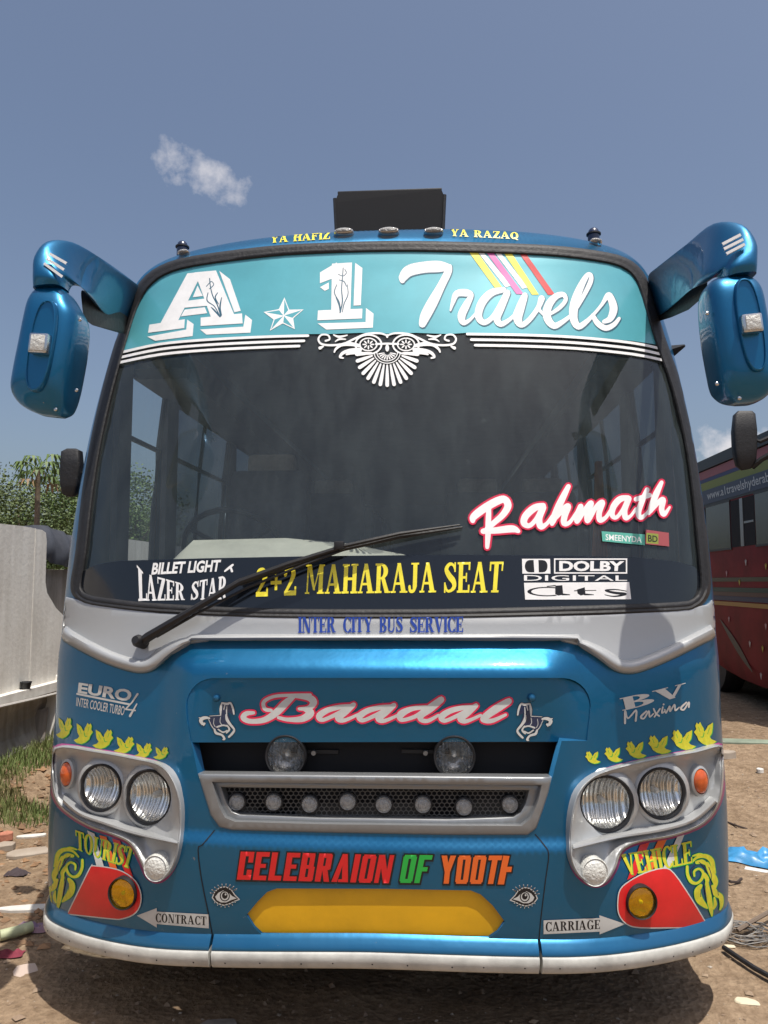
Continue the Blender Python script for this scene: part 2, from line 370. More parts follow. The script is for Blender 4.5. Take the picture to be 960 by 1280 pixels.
def panel(name, outline, m, parent, off=.01, thick=.02, bev=2.5, bh=.006, holes=(), step=11, smooth_outline=0, offf=None, label=None):
    """a sheet with real thickness lying on the skin, rounded at its edge; outline in survey pixels"""
    if smooth_outline: outline = catmull(outline, smooth_outline, True)
    outline = dens(outline, step); hs_ = [dens(h, step) for h in holes]
    if area(outline) < 0: outline.reverse()
    inn = inset(outline, bev) if bev else outline; bevh = min(bev, 1.2)
    hin = [inset(h, -bevh) if bev else h for h in hs_]
    xs = [p[0] for p in outline]; ys = [p[1] for p in outline]
    ex = []
    x = min(xs)+step*.5
    while x < max(xs):
        y = min(ys)+step*.5
        while y < max(ys):
            if inside((x, y), inn) and not any(inside((x, y), h) for h in hin): ex.append((x+random.uniform(-1, 1), y+random.uniform(-1, 1)))
            y += step
        x += step
    vo, tr, lay = cdt([[inn], hin], ex)
    tr = [t for t, l in zip(tr, lay) if l == 0]
    bm = bmesh.new(); F = offf or (lambda x, y: off)
    vs = [bm.verts.new(Q(v.x, v.y, F(v.x, v.y))[0]) for v in vo]
    for t in tr:
        f = [vs[i] for i in reversed(t)]
        try: bm.faces.new(f)
        except ValueError: pass
    for (o_, i_) in [(outline, inn)]+list(zip(hs_, hin)):
        rin = [Q(*p, F(*p))[0] for p in i_]; ro = []; rb = []
        for p in o_:
            q, n = Q(*p, F(*p)-bh); ro.append(q); rb.append(q-n*thick)
        rings = ([rin] if bev else [])+[ro, rb]
        if bev:
            mid = []
            for a, b, pp in zip(i_, o_, o_):
                mp = (a[0]*.3+b[0]*.7, a[1]*.3+b[1]*.7); mid.append(Q(*mp, F(*pp)-bh*.35)[0])
            rings.insert(1, mid)
        R_ = [[bm.verts.new(q) for q in r] for r in rings]; m_ = len(o_)
        for a, b in zip(R_, R_[1:]):
            for i in range(m_):
                try: bm.faces.new((a[i], a[(i+1) % m_], b[(i+1) % m_], b[i]))
                except ValueError: pass
    bmesh.ops.remove_doubles(bm, verts=bm.verts, dist=2e-5)
    loose = [v for v in bm.verts if not v.link_faces]
    bmesh.ops.delete(bm, geom=loose, context='VERTS')
    bmesh.ops.recalc_face_normals(bm, faces=bm.faces)
    o = from_bm(name, bm, m, parent, angle=55)
    if label: o['label'] = label
    return o
def decal(name, layers, parent, off=.003, step=9, base=None, label=None):
    """flat print on the skin: layers of (material or None to cut away, polygons)"""
    ms = []; ls = []
    for m, polys in layers:
        ls.append([dens(p, step) for p in polys])
    allp = [p for l in ls for q in l for p in q]
    x0, x1 = min(p[0] for p in allp), max(p[0] for p in allp); y0, y1 = min(p[1] for p in allp), max(p[1] for p in allp)
    ex = []
    if (x1-x0) > step and (y1-y0) > step:
        x = x0+step/2
        while x < x1:
            y = y0+step/2
            while y < y1: ex.append((x+.137, y+.211)); y += step
            x += step
    vo, tr, lay = cdt(ls, ex)
    P = {}; V = []; F = []; MI = []; NN = []
    slots = []
    for m, _ in layers:
        if m is not None and m not in slots: slots.append(m)
    for t, l in zip(tr, lay):
        m = layers[l][0]
        if m is None: continue
        for i in t:
            if i not in P:
                P[i] = len(V); o_ = off(vo[i].x, vo[i].y) if callable(off) else off
                q_ = Q(vo[i].x, vo[i].y, o_); V.append(q_[0]); NN.append(q_[1])
        F.append([P[i] for i in reversed(t)]); MI.append(slots.index(m))
    o = mesh(name, V, F, slots, parent, mi=MI, angle=180, nrm=NN)
    if label: o['label'] = label
    return o
def strip(name, A, B, prof, m, parent, closed=False, back=0., label=None, base=0.):
    """a moulding between two edge lines A and B (survey pixels); prof = (t, height) across it"""
    V = []; F = []; n = len(A)
    rows_ = []
    for k, (a, b) in enumerate(zip(A, B)):
        r = []
        for t, h in prof:
            p = (a[0]+(b[0]-a[0])*t, a[1]+(b[1]-a[1])*t); q, nn = Q(*p, h+base); r.append(q)
        if back:
            q, nn = Q(*B[k], prof[-1][1]+base); r.append(q-nn*back)
            q, nn = Q(*A[k], prof[0][1]+base); r.insert(0, q-nn*back)
        rows_.append(r)
    w = len(rows_[0])
    for r in rows_: V += r
    for i in range(n if closed else n-1):
        j = (i+1) % n
        for k in range(w-1): F.append((i*w+k, j*w+k, j*w+k+1, i*w+k+1))
    if not closed and back: F.append(tuple(range(w))); F.append(tuple((n-1)*w+k for k in reversed(range(w))))
    bm = bmesh.new(); vv = [bm.verts.new(v) for v in V]
    for f in F: bm.faces.new([vv[i] for i in f])
    bmesh.ops.recalc_face_normals(bm, faces=bm.faces)
    if not closed and not back:
        c = sum(1 if f.normal.y < 0 else -1 for f in bm.faces)
        if c < 0: bmesh.ops.reverse_faces(bm, faces=bm.faces)
    o = from_bm(name, bm, m, parent, angle=50)
    if label: o['label'] = label
    return o
def strokes(*ss, n=5, extra=0., smooth=True):
    """brush strokes [(x, y, width)...] to polygons"""
    out = []
    for s in ss:
        s = [(p[0], p[1], p[2]) for p in s]
        c = catmull(s, n) if smooth and len(s) > 2 else s
        for a, b in zip(c, c[1:]):
            d = Vector((b[0]-a[0], b[1]-a[1]))
            if d.length < 1e-6: continue
            d.normalize(); nx, ny = -d.y, d.x; ra = a[2]/2+extra; rb = b[2]/2+extra
            out.append([(a[0]+nx*ra, a[1]+ny*ra), (b[0]+nx*rb, b[1]+ny*rb), (b[0]-nx*rb, b[1]-ny*rb), (a[0]-nx*ra, a[1]-ny*ra)])
        for i, a in enumerate(c):
            r = a[2]/2+extra
            out.append([(a[0]+r*math.cos(k*math.pi/4+.1), a[1]+r*math.sin(k*math.pi/4+.1)) for k in range(8)])
    return out
def ell(cx, cy, rx, ry, n=20, a=0.):
    ca, sa = math.cos(a), math.sin(a)
    return [(cx+rx*math.cos(t)*ca-ry*math.sin(t)*sa, cy+rx*math.cos(t)*sa+ry*math.sin(t)*ca) for t in [k*2*math.pi/n for k in range(n)]]
def arc_ring(cx, cy, rx, ry, ix, iy, a0, a1, n=12):
    out = []
    for k in range(n):
        a = R(a0+(a1-a0)*k/n); b = R(a0+(a1-a0)*(k+1)/n)
        out.append([(cx+rx*math.cos(a), cy+ry*math.sin(a)), (cx+rx*math.cos(b), cy+ry*math.sin(b)),
                    (cx+ix*math.cos(b), cy+iy*math.sin(b)), (cx+ix*math.cos(a), cy+iy*math.sin(a))])
    return out
# ------------------------------------------------------------------ a hand drawn slab serif alphabet
def rc(x0, y0, x1, y1): return [(x0, y0), (x1, y0), (x1, y1), (x0, y1)]
T_ = .2; sf = .07; e_ = .07
def stem(x, w=T_, e=e_): return [rc(x, 0, x+w, 1), rc(x-e, 0, x+w+e, sf), rc(x-e, 1-sf, x+w+e, 1)]
SER = {
 'I': (.34, stem(.07)), 'H': (.77, stem(.07)+stem(.5)+[rc(.27, .45, .5, .54)]),
 'E': (.66, stem(.07)+[rc(.27, 0, .6, .08), rc(.27, .92, .6, 1), rc(.27, .46, .46, .54), rc(.53, 0, .61, .26), rc(.53, .74, .61, 1), rc(.41, .35, .47, .65)]),
 'F': (.64, stem(.07)+[rc(.27, .92, .6, 1), rc(.27, .46, .46, .54), rc(.53, .72, .61, 1), rc(.41, .35, .47, .65)]),
 'L': (.62, stem(.07)+[rc(.27, 0, .58, .08), rc(.51, 0, .59, .3)]),
 'T': (.68, [rc(.02, .92, .66, 1), rc(.02, .7, .09, 1), rc(.59, .7, .66, 1), rc(.24, 0, .44, 1), rc(.16, 0, .52, .07)]),
 'A': (.82, [[(.28, 1), (.45, 1), (.75, 0), (.52, 0)], [(.30, 1), (.38, .9), (.15, 0), (.07, 0)], rc(.18, .27, .6, .35), rc(0, 0, .24, .06), rc(.44, 0, .82, .06)]),
 'V': (.78, [[(.05, 1), (.28, 1), (.48, 0), (.33, 0)], [(.68, 1), (.60, 1), (.37, .1), (.44, 0)], rc(0, .94, .36, 1), rc(.52, .94, .76, 1)]),
 'M': (.98, [rc(.09, 0, .16, 1), rc(.68, 0, .88, 1), [(.09, 1), (.29, 1), (.52, .12), (.42, .12)], [(.68, 1), (.76, 1), (.48, .12), (.44, .12)], rc(.02, 0, .24, .06), rc(.62, 0, .95, .06), rc(.02, .94, .2, 1), rc(.7, .94, .95, 1)]),
 'N': (.8, [rc(.1, 0, .17, 1), rc(.62, 0, .69, 1), [(.09, 1), (.29, 1), (.69, 0), (.5, 0)], rc(.02, 0, .25, .06), rc(.54, .94, .77, 1), rc(.02, .94, .2, 1)]),
 'O': (.74, arc_ring(.36, .5, .35, .52, .15, .43, 0, 360, 20)),
 'Q': (.74, arc_ring(.36, .5, .35, .52, .15, .43, 0, 360, 20)+[[(.3, .2), (.42, .22), (.72, -.12), (.55, -.14)]]),
 'C': (.7, arc_ring(.38, .5, .36, .52, .16, .44, 40, 320, 18)+[rc(.6, .66, .67, 1), rc(.6, 0, .67, .3)]),
 'G': (.76, arc_ring(.38, .5, .36, .52, .16, .44, 40, 320, 18)+[rc(.6, .68, .67, 1), rc(.5, .02, .7, .42), rc(.42, .38, .76, .45)]),
 'U': (.78, [rc(.09, .3, .29, 1), rc(.59, .3, .66, 1), rc(0, .94, .38, 1), rc(.5, .94, .75, 1)]+arc_ring(.375, .3, .285, .32, .19-.02, .22, 180, 360, 12)),
 'R': (.78, stem(.07)+arc_ring(.27, .73, .36, .27, .14, .2, -90, 90)+[[(.3, .5), (.48, .5), (.72, 0), (.5, 0)], rc(.5, 0, .78, .06)]),
 'B': (.72, stem(.07)+arc_ring(.27, .75, .34, .25, .14, .18, -90, 90)+arc_ring(.27, .26, .40, .26, .18, .19, -90, 90)),
 'S': (.66, strokes([(.56, .76, .07), (.46, .92, .09), (.28, .93, .12), (.15, .76, .18), (.3, .55, .22), (.5, .38, .22), (.54, .2, .18), (.38, .07, .1), (.2, .07, .09), (.1, .26, .07)], n=4)+[rc(.53, .68, .6, 1), rc(.05, 0, .12, .34)]),
 'Y': (.76, [[(.02, 1), (.26, 1), (.46, .48), (.3, .42)], [(.66, 1), (.58, 1), (.4, .45), (.48, .45)], rc(.28, 0, .48, .47), rc(.2, 0, .56, .06), rc(0, .94, .34, 1), rc(.5, .94, .74, 1)]),
 'Z': (.66, [rc(.04, .92, .62, 1), rc(.02, 0, .64, .08), [(.38, .94), (.62, .94), (.27, .06), (.02, .06)], rc(.04, .72, .1, 1), rc(.57, 0, .64, .28)]),
 'J': (.56, [rc(.24, .2, .44, 1), rc(.14, .94, .52, 1)]+strokes([(.34, .22, .2), (.28, .06, .12), (.12, .06, .12), (.08, .2, .12)], n=4)),
 '2': (.66, strokes([(.1, .7, .14), (.16, .9, .12), (.36, .93, .14), (.48, .72, .2), (.34, .42, .14), (.12, .12, .1)], n=4)+[rc(.06, 0, .6, .16), rc(.54, 0, .62, .3)]),
 '+': (.6, [rc(.05, .4, .55, .52), rc(.24, .2, .36, .74)]), ' ': (.4, []),
}
def ser(text, gap=.03):
    x = 0; out = []
    for ch in text:
        w, ps = SER[ch]
        for p in ps: out.append([(q[0]+x, q[1]) for q in p])
        x += w+gap
    x -= gap
    return [[(q[0]/x, q[1]) for q in p] for p in out]
def sans(text, offset=0., shear=0., space=1.):
    cu = bpy.data.curves.new('t', 'FONT'); cu.body = text; cu.resolution_u = 3; cu.offset = offset; cu.space_character = space; cu.shear = shear
    o = bpy.data.objects.new('t', cu); COL.objects.link(o); dg = bpy.context.evaluated_depsgraph_get()
    me = o.evaluated_get(dg).to_mesh(); vs = [v.co.copy() for v in me.vertices]
    ps = [[(vs[i].x, vs[i].y) for i in p.vertices] for p in me.polygons]
    o.evaluated_get(dg).to_mesh_clear(); bpy.data.objects.remove(o); bpy.data.curves.remove(cu)
    return ps
def norm(ps, ref=None):
    r = ref or ps
    x0 = min(q[0] for p in r for q in p); x1 = max(q[0] for p in r for q in p); y0 = min(q[1] for p in r for q in p); y1 = max(q[1] for p in r for q in p)
    return [[((q[0]-x0)/(x1-x0), (q[1]-y0)/(y1-y0)) for q in p] for p in ps]
def warp(ps, tl, tr, br, bl, bow=0.):
    """unit square to a quadrilateral of survey pixels; bow lifts the middle"""
    out = []
    for p in ps:
        o = []
        for u, v in p:
            x = (bl[0]*(1-u)+br[0]*u)*(1-v)+(tl[0]*(1-u)+tr[0]*u)*v
            y = (bl[1]*(1-u)+br[1]*u)*(1-v)+(tl[1]*(1-u)+tr[1]*u)*v - bow*4*u*(1-u)
            o.append((x, y))
        out.append(o)
    return out
#%%PART2

# ================================================================== THE BLUE BUS
bus = empty('bus', (0, 2.6, 0), 'blue tourist bus facing the camera, silver headlamp surrounds and teal lettered sun visor', 'bus')

SEAL = [(89,728),(95,690),(104,610),(116,540),(130,480),(147,420),(160,380),(176,352),(200,333),(240,321),(330,309),(400,304.5),(487,302),(570,303),
        (680,307),(745,314),(782,323),(803,340),(815,368),(830,420),(851,480),(867,545),(877,610),(885,690),(888,728),(884,747),(871,760),(848,765),(750,769),(600,773),
        (487,774),(330,773),(200,767),(140,761),(106,755),(92,744)]
SEALc = dens(catmull(SEAL, 3, True), 14); SEALi = inset(SEALc, 12); SEALm = inset(SEALc, 6)
CL_L = [(68,934),(120,938),(170,947),(200,955),(216,972),(226,1000),(227,1035),(222,1070),(212,1092),(198,1102),(184,1096),(174,1075),(162,1055),(140,1044),(112,1034),(88,1020),(70,1002),(64,975)]
CL_R = [(904,932),(870,938),(815,948),(765,960),(738,972),(720,995),(712,1035),(712,1070),(722,1094),(741,1107),(758,1103),(770,1085),(778,1064),(800,1053),(840,1046),(880,1030),(900,1002),(905,965)]
_arc = lambda cx, cy, r, a0, a1, n=7: [(cx+r*math.cos(R(a0+(a1-a0)*k/n)), cy-r*math.sin(R(a0+(a1-a0)*k/n))) for k in range(n+1)]
MID = [(238,926),(234,900)]+_arc(268, 883, 35.5, 180, 92)+_arc(703, 883, 35.5, 88, 0)+[(737,900),(734,926),(702,926),(691,970),(682,1004),(671,1034),(658,1044),(480,1042),(290,1038),(274,1034),(263,1018),(247,966),(239,926)]
YEL = [(308,1144),(322,1127),(334,1115),(346,1110.5),(480,1111),(588,1113),(601,1118),(616,1132),(631,1152),(622,1165),(611,1172.5),(480,1172),(327,1168.5),(318,1160)]

def dom(poly, step=9):
    o = []
    for p in dens(poly, step):
        s, z = hit(*p); o.append((math.asin(s)*1.2, z))
    return o
def body_skin():
    holes = [dom(SEALm, 14), dom(inset(dens(catmull(CL_L, 3, True), 8), 4)), dom(inset(dens(catmull(CL_R, 3, True), 8), 4)), dom(MID), dom(YEL)]
    depth = [0, 0, 0, .07, .014]
    X = math.pi/2*1.2
    outer = dens([(-X+2*X*k/90, .365+droop(math.sin(-math.pi/2+math.pi*k/90))) for k in range(91)]+[(X, ZTOP), (-X, ZTOP)], .035)
    ex = []
    nx = 150; zl = []; z = .27
    while z < ZTOP-.006:
        z += .009 if (.64 < z < .72 or 1.19 < z < 1.325) else .010 if z > 2.9 else .022
        if z < ZTOP-.006: zl.append(z)
    zl.append(ZTOP-.004)
    for j, z in enumerate(zl):
        for i in range(1, nx): ex.append((-X+2*X*(i+(.25 if j % 2 else -.25)*.6)/nx, z))
    vo, tr, lay = cdt([[outer], holes], ex)
    bm = bmesh.new(); f = lambda q: S(math.sin(max(-math.pi/2, min(math.pi/2, q[0]/1.2))), q[1])
    vs = [bm.verts.new(f(v)) for v in vo]
    for t, l in zip(tr, lay):
        if l == 0:
            try: bm.faces.new([vs[i] for i in t])
            except ValueError: pass
    bmesh.ops.delete(bm, geom=[v for v in bm.verts if not v.link_faces], context='VERTS')
    bm.verts.index_update(); bm.verts.ensure_lookup_table(); NL = []
    for v in bm.verts:
        z_ = v.co.z; s_ = max(-.9999, min(.9999, v.co.x/row(z_)[0])); z_ += ARCH*s_*s_*sm(2.0, 2.8, z_); NL.append(tuple(NRM(max(-.9999, min(.9999, v.co.x/row(z_)[0])), z_)))
    for h, d in zip(holes, depth):
        if not d: continue
        a = []; m_ = []; b = []
        for q in h:
            p = f(q); n = NRM(math.sin(q[0]/1.2), q[1]); a.append(bm.verts.new(p)); b.append(bm.verts.new(p-Vector((0, n.y, 0)).normalized()*d if d > .05 else p-n*d))
        for i in range(len(h)):
            j = (i+1) % len(h); bm.faces.new((a[i], b[i], b[j], a[j]))
    NL += [(0., 0., 0.)]*(len(bm.verts)-len(NL))
    return from_bm('front_body', bm, blue, bus, angle=180, nrm=NL)
body_skin()
# sides with window openings, roof, rear
WIN = [(3.47, 3.98), (4.12, 5.25), (5.37, 6.5), (6.62, 7.75), (7.87, 9.0), (9.12, 10.25), (10.37, 11.5)]
def side(sg):
    ys = sorted({3.47, 13.0, 12.2}|{y for w in WIN for y in w}); zs = [.30, .5, .7, 1.0, 1.2, 1.36, 1.5, 1.7, 1.9, 2.1, 2.3, 2.52, 2.6, 2.74, 2.86, 2.93, 2.975, 3.005, 3.03, 3.045]
    V = []; F = []
    for z in zs:
        W, Y, D = row(z); zz = z-ARCH*sm(2, 2.8, z)
        V.append((sg*W, Y+D, zz))
        for y in ys: V.append((sg*W, y, zz))
    m = len(ys)+1
    for i in range(len(zs)-1):
        for k in range(m-1):
            if k > 0 and 1.36 <= zs[i] < 2.52 and any(abs(ys[k-1]-w[0]) < 1e-6 for w in WIN): continue
            if k > 0 and zs[i] < .7 and (5.2 < ys[k-1] < 5.4 or 10.2 < ys[k-1] < 10.4): continue
            F.append((i*m+k, i*m+k+1, (i+1)*m+k+1, (i+1)*m+k))
    mesh('side_panel', V, F, blue, bus)
    for j, (a, b) in enumerate(WIN):
        def X(z): return sg*(row(z)[0]-.006)
        zl = [1.36, 1.6, 1.9, 2.2, 2.52]
        V = [(X(z), y, z-ARCH*sm(2, 2.8, z)) for z in zl for y in (a, b)]
        fr = mesh('window', V, [(2*i, 2*i+1, 2*i+3, 2*i+2) for i in range(4)], clear if (j == 0 and sg < 0) else tint, bus)
        bm = bmesh.new()
        for y in ((a+.012, b-.012) if j else (a+.012, b-.012)): tube(bm, [(X(z)-sg*.004, y, z-ARCH*sm(2, 2.8, z)) for z in zl], .016, 6)
        for z in (1.37, 2.2, 2.51): tube(bm, [(X(z)-sg*.004, a, z-ARCH*sm(2, 2.8, z)), (X(z)-sg*.004, b, z-ARCH*sm(2, 2.8, z))], .013, 6)
        if j: tube(bm, [(X(z)-sg*.004, (a+b)/2, z-ARCH*sm(2, 2.8, z)) for z in zl], .012, 6)
        from_bm('frame', bm, blackp, fr)
side(-1); side(1)
W, Y, D = row(ZTOP)
V = [S(math.sin(-math.pi/2+math.pi*k/24), ZTOP) for k in range(25)]+[Vector((W, 13, ZTOP-ARCH)), Vector((-W, 13, ZTOP-ARCH))]
mesh('roof', V, [tuple(range(len(V)))], blue, bus)
bm = bmesh.new(); box(bm, (0, 13.0, 1.68), (2.44, .06, 2.6), .02); from_bm('rear_panel', bm, blue, bus)
bm = bmesh.new(); box(bm, (0, 8.3, .44), (2.1, 8.9, .14)); box(bm, (0, 3.2, .52), (1.9, .6, .12)); from_bm('chassis', bm, hole, bus)
for y in (5.0, 10.4):
    for sg in (-1, 1):
        bm = bmesh.new(); lathe(bm, [(.26, -.13), (.47, -.14), (.5, -.09), (.5, .09), (.47, .14), (.26, .13)], 32); w = from_bm('wheel', bm, rubber, bus, Matrix.Translation((sg*1.02, y, .5)) @ Matrix.Rotation(math.pi/2, 4, 'Y'))
        bm = bmesh.new(); lathe(bm, [(.26, .10), (.22, .12), (.12, .06), (.1, .14), (.02, .15)], 24); from_bm('rim', bm, greytrim, w, WM[w.name] @ Matrix.Rotation(0 if sg > 0 else math.pi, 4, 'X'))
# cabin
bm = bmesh.new()
box(bm, (0, 8.1, .96), (2.4, 9.9, .04)); box(bm, (0, 8.2, 2.80), (2.2, 9.5, .03)); box(bm, (0, 12.9, 1.9), (2.3, .04, 1.9))
box(bm, (0, 3.10, 1.22), (2.2, .04, .5))
for sg in (-1, 1):
    box(bm, (sg*1.235, 8.2, 1.16), (.03, 9.6, .38)); box(bm, (sg*1.17, 8.2, 2.66), (.03, 9.6, .25))
    box(bm, (sg*1.10, 8.2, 2.5), (.26, 9.3, .05))
    for a, b in zip([3.36]+[w[1] for w in WIN], [w[0] for w in WIN]+[12.9]): box(bm, (sg*1.222, (a+b)/2, 1.94), (.03, (b-a)+.03, 1.2))
from_bm('cabin_lining', bm, skin_in, bus)
d0 = bm = bmesh.new()
box(bm, (0, 3.12, 1.40), (2.2, .36, .16), .04); do = from_bm('dashboard', bm, skin_in, bus)
c = U(385, 700, 3.04)
bm = bmesh.new()
prof = [(-.56, .0), (-.54, .07), (-.48, .11), (-.1, .115), (.15, .10), (.38, .07), (.5, .03), (.58, 0)]
vf = []
for yy, sc in ((-.24, .25), (-.10, .62), (-.04, .88), (.02, 1.0), (.20, 1.03)):
    vf.append([bm.verts.new((c.x+x, 3.06+yy, 1.46+(h+.03)*sc*1.5)) for x, h in prof])
for a, b in zip(vf, vf[1:]):
    for i in range(len(prof)-1): bm.faces.new((a[i], a[i+1], b[i+1], b[i]))
for i in range(len(prof)-1):
    lo = [bm.verts.new((vf[0][k].co.x, vf[0][k].co.y-.01, 1.40)) for k in (i, i+1)]; bm.faces.new((vf[0][i], vf[0][i+1], lo[1], lo[0]))
from_bm('instrument_cowl', bm, dash, do)
cw = U(292, 690, 3.55)
bm = bmesh.new(); tube(bm, [cw+Matrix.Rotation(R(-52), 3, 'X') @ Vector((.235*math.cos(a), .235*math.sin(a), 0)) for a in [k*math.pi/16 for k in range(33)]], .014, 8)
for a in (R(90), R(215), R(325)): tube(bm, [cw, cw+Matrix.Rotation(R(-52), 3, 'X') @ Vector((.23*math.cos(a), .23*math.sin(a), 0))], .012, 6)
sw = from_bm('steering_wheel', bm, blackp, bus)
bm = bmesh.new(); tube(bm, [cw, cw+Vector((0, -.33, -.45))], .03, 8); from_bm('steering_column', bm, blackp, sw)
def seat(x, y, m):
    bm = bmesh.new(); box(bm, (x, y, 1.38), (.46, .46, .14), .04); q = from_bm('seat', bm, m, bus)
    bm = bmesh.new(); box(bm, (x, y+.24, 1.78), (.46, .13, .72), .05, Matrix.Rotation(R(-10), 4, 'X')); from_bm('backrest', bm, m, q)
    bm = bmesh.new(); box(bm, (x, y+.32, 2.16), (.28, .10, .16), .04); from_bm('headrest', bm, seatm2, q)
seat(cw.x, 4.05, seatm)
for y in (5.2, 6.1, 7.0, 7.9, 8.8):
    for x in (-.98, -.52, .52, .98): seat(x, y, seatm)
def drape(name, x0, x1, x2, x3, z0, z1, y, m, waist=.5, tie=.35):
    """a hanging cloth with folds, gathered at its tie"""
    V = []; F = []; nu, nv = 18, 14
    for j in range(nv+1):
        t = j/nv; z = z1+(z0-z1)*t; g = 1-(1-tie)*math.exp(-((t-waist)/.16)**2); a = x0+(x2-x0)*t; b = x1+(x3-x1)*t; c = (a+b)/2
        for i in range(nu+1):
            u = i/nu; V.append((c+(a-c+(b-a)*u)*g, y+.025*math.sin(u*28+t*2)*g, z))
    for j in range(nv):
        for i in range(nu): k = j*(nu+1)+i; F.append((k, k+1, k+nu+2, k+nu+1))
    return mesh(name, V, F, m, bus)
q = U(747, 630, 3.6); drape('curtain', q.x-.015, q.x+.015, q.x-.05, q.x+.03, 1.42, 2.05, 3.55, curt, .5, .9)['label'] = 'narrow rust coloured curtain behind the windscreen'


# windscreen, its painted band, visor and seal
panel('windscreen', SEALm, ws, bus, off=-.004, thick=.006, bev=0, bh=0, step=22)
BAND = [(98,722),(104,714),(120,706),(150,701),(250,698),(400,695),(560,693.5),(700,694.5),(800,697),(845,702),(868,708),(878,722),(880,748),(875,752),(750,762),(600,766),(487,767),(330,766),(200,759),(120,750),(97,742)]
decal('ceramic_band', [(blackglass, [BAND])], bus, off=.001, step=14)
bL = [(153,430),(200,424),(250,420),(330,417),(400,416),(487,416),(580,416),(650,416),(720,418),(780,424),(828,435)]
top = [p for p in SEALc if p[1] < 440]
VIS = inset(SEALc, 9)
VIS = [p for p in VIS if p[1] < 432 - (8*(1-((p[0]-487)/340)**2) if True else 0)]
# order the outline from left to right over the top, then back along the stripe line
VIS.sort(key=lambda p: math.atan2(-(p[1]-460), -(p[0]-487)) if True else 0)
VIS.sort(key=lambda p: p[0])
lowL = [(385,417.5),(330,420),(260,424.5),(200,430),(165,436),(151,440)]
visp = VIS+[(829,432),(790,426),(720,421),(650,417.5),(583,416)]+[(560,417.5),(520,416),(487,417),(450,416),(412,417.5)]+lowL
def edge_band():
    """dark ceramic border round the glass, under the visor"""
    A = SEALi; B = inset(SEALc, 17); return A, B
visor = decal('sun_visor_film', [(teal, [visp])], bus, off=.001, step=14)
def curve(pts, w): return strokes([(x, y, w) for x, y in pts], n=4)
WS = []
for k, (dy, xe) in enumerate(((0, 385), (6.5, 380), (13, 374))):
    WS = curve([(151-k*2,440.5+dy),(200,430+dy),(260,424.5+dy),(330,421+dy),(xe,419.5+dy)], 3.2); decal('visor_line', [(white, WS)], bus, off=.0025)
for k, (dy, xs) in enumerate(((0, 584), (7, 589), (14, 594))):
    WS = curve([(xs,417.5+dy),(650,418.5+dy),(720,421.5+dy),(790,428.5+dy),(831+k,437+dy)], 3.2); decal('visor_line', [(white, WS)], bus, off=.0025)

prof = [(0, .0), (.08, .008), (.3, .014), (.5, .010), (.6, .012), (.8, .010), (.95, .004), (1, -.002)]
strip('windscreen_seal', inset(SEALc, -1), inset(SEALc, 13), prof, rubber, bus, closed=True, back=.012)

# silver belt below the windscreen
BT = [(80,748),(100,757),(130,763),(160,767),(190,771),(240,776),(330,779),(487,780),(600,779),(700,776),(760,772),(800,769),(840,766),(870,762),(893,752)]
BB = [(73,797),(98,812),(132,829),(160,838.5),(178,841),(194,836),(214,818),(238,803.5),(262,800.5),(480,800),(700,800.5),(722,806),(746,822),(768,838),(786,842),(806,838),(840,824),(872,808),(896,796)]
BELT = [(74,790),(77,768),(82,746),(110,752),(150,760),(200,766),(330,771),(487,772),(600,771),(750,768),(840,763),(884,756),(893,750),(897,770),(896,792)]+list(reversed(BB[1:-1]))
panel('belt_panel', BELT, silver, bus, off=.010, thick=.02, bev=1.5, bh=.004, step=10)
BBc = catmull(BB, 3)
def updown(line, d):
    out = []
    for i, p in enumerate(line):
        a = line[max(0, i-1)]; b = line[min(len(line)-1, i+1)]; t = Vector((b[0]-a[0], b[1]-a[1])).normalized(); out.append((p[0]+t.y*d, p[1]-t.x*d))
    return out
lo = BBc; up = []
for p, q in zip(BBc, updown(BBc, 17)):
    k = sm(250, 200, p[0]) if p[0] < 480 else sm(710, 760, p[0])
    up.append((p[0]+(q[0]-p[0])*(.45+.55*k), p[1]+(q[1]-p[1])*(.45+.55*k)))
strip('belt_lip', up, lo, [(0, .010), (.12, .026), (.35, .036), (.6, .036), (.85, .028), (1, .006)], silver, bus, back=.02)
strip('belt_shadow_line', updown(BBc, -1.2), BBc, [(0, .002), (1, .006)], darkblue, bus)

# centre recess, black opening, grille
rec = lambda x, y: -.004-(.020+.028*max(0, min(1, (y-848)/78)))*sm(236, 285, x)*(1-sm(690, 738, x))
REC = [(236,928),(231,900)]+_arc(268, 883, 38.5, 180, 92)+_arc(703, 883, 38.5, 88, 0)+[(740,900),(736,927)]
panel('name_panel', REC, blue, bus, thick=.01, bev=0, bh=0, offf=rec, step=14)
panel('grille_backing', [(238,920),(735,920),(700,980),(675,1050),(262,1046)], hole, bus, off=-.115, thick=.004, bev=0, bh=0, step=20)
panel('opening_edge', [(252,925),(697,925),(698,928),(251,928)], blackp, bus, off=-.058, thick=.02, bev=0, bh=0, step=12)
fo = [(247,967),(400,968.5),(560,970),(690,971),(686,990),(679,1012),(671,1035),(660,1044),(560,1044),(400,1041),(290,1038),(274,1034),(263,1019),(254,990)]
fi = [(266,978),(400,979.5),(560,981),(676,982),(672,1000),(663,1022),(652,1031),(560,1031),(400,1029),(294,1026),(282,1021),(275,1008)]
fj = [(277,984),(400,985.5),(560,987),(661,988),(657,1003),(651,1015),(642,1021),(560,1024),(400,1022),(300,1018),(290,1014),(284,1004)]
gf = panel('grille_frame', fo, greytrim, bus, off=.006, thick=.05, bev=2.5, bh=.008, holes=[fi], step=12)
panel('inner_frame', inset(dens(fi, 12), -2), greytrim, gf, off=-.016, thick=.03, bev=2, bh=.006, holes=[fj], step=12)
hexq = []
hx, hy = 6.4, 5.6
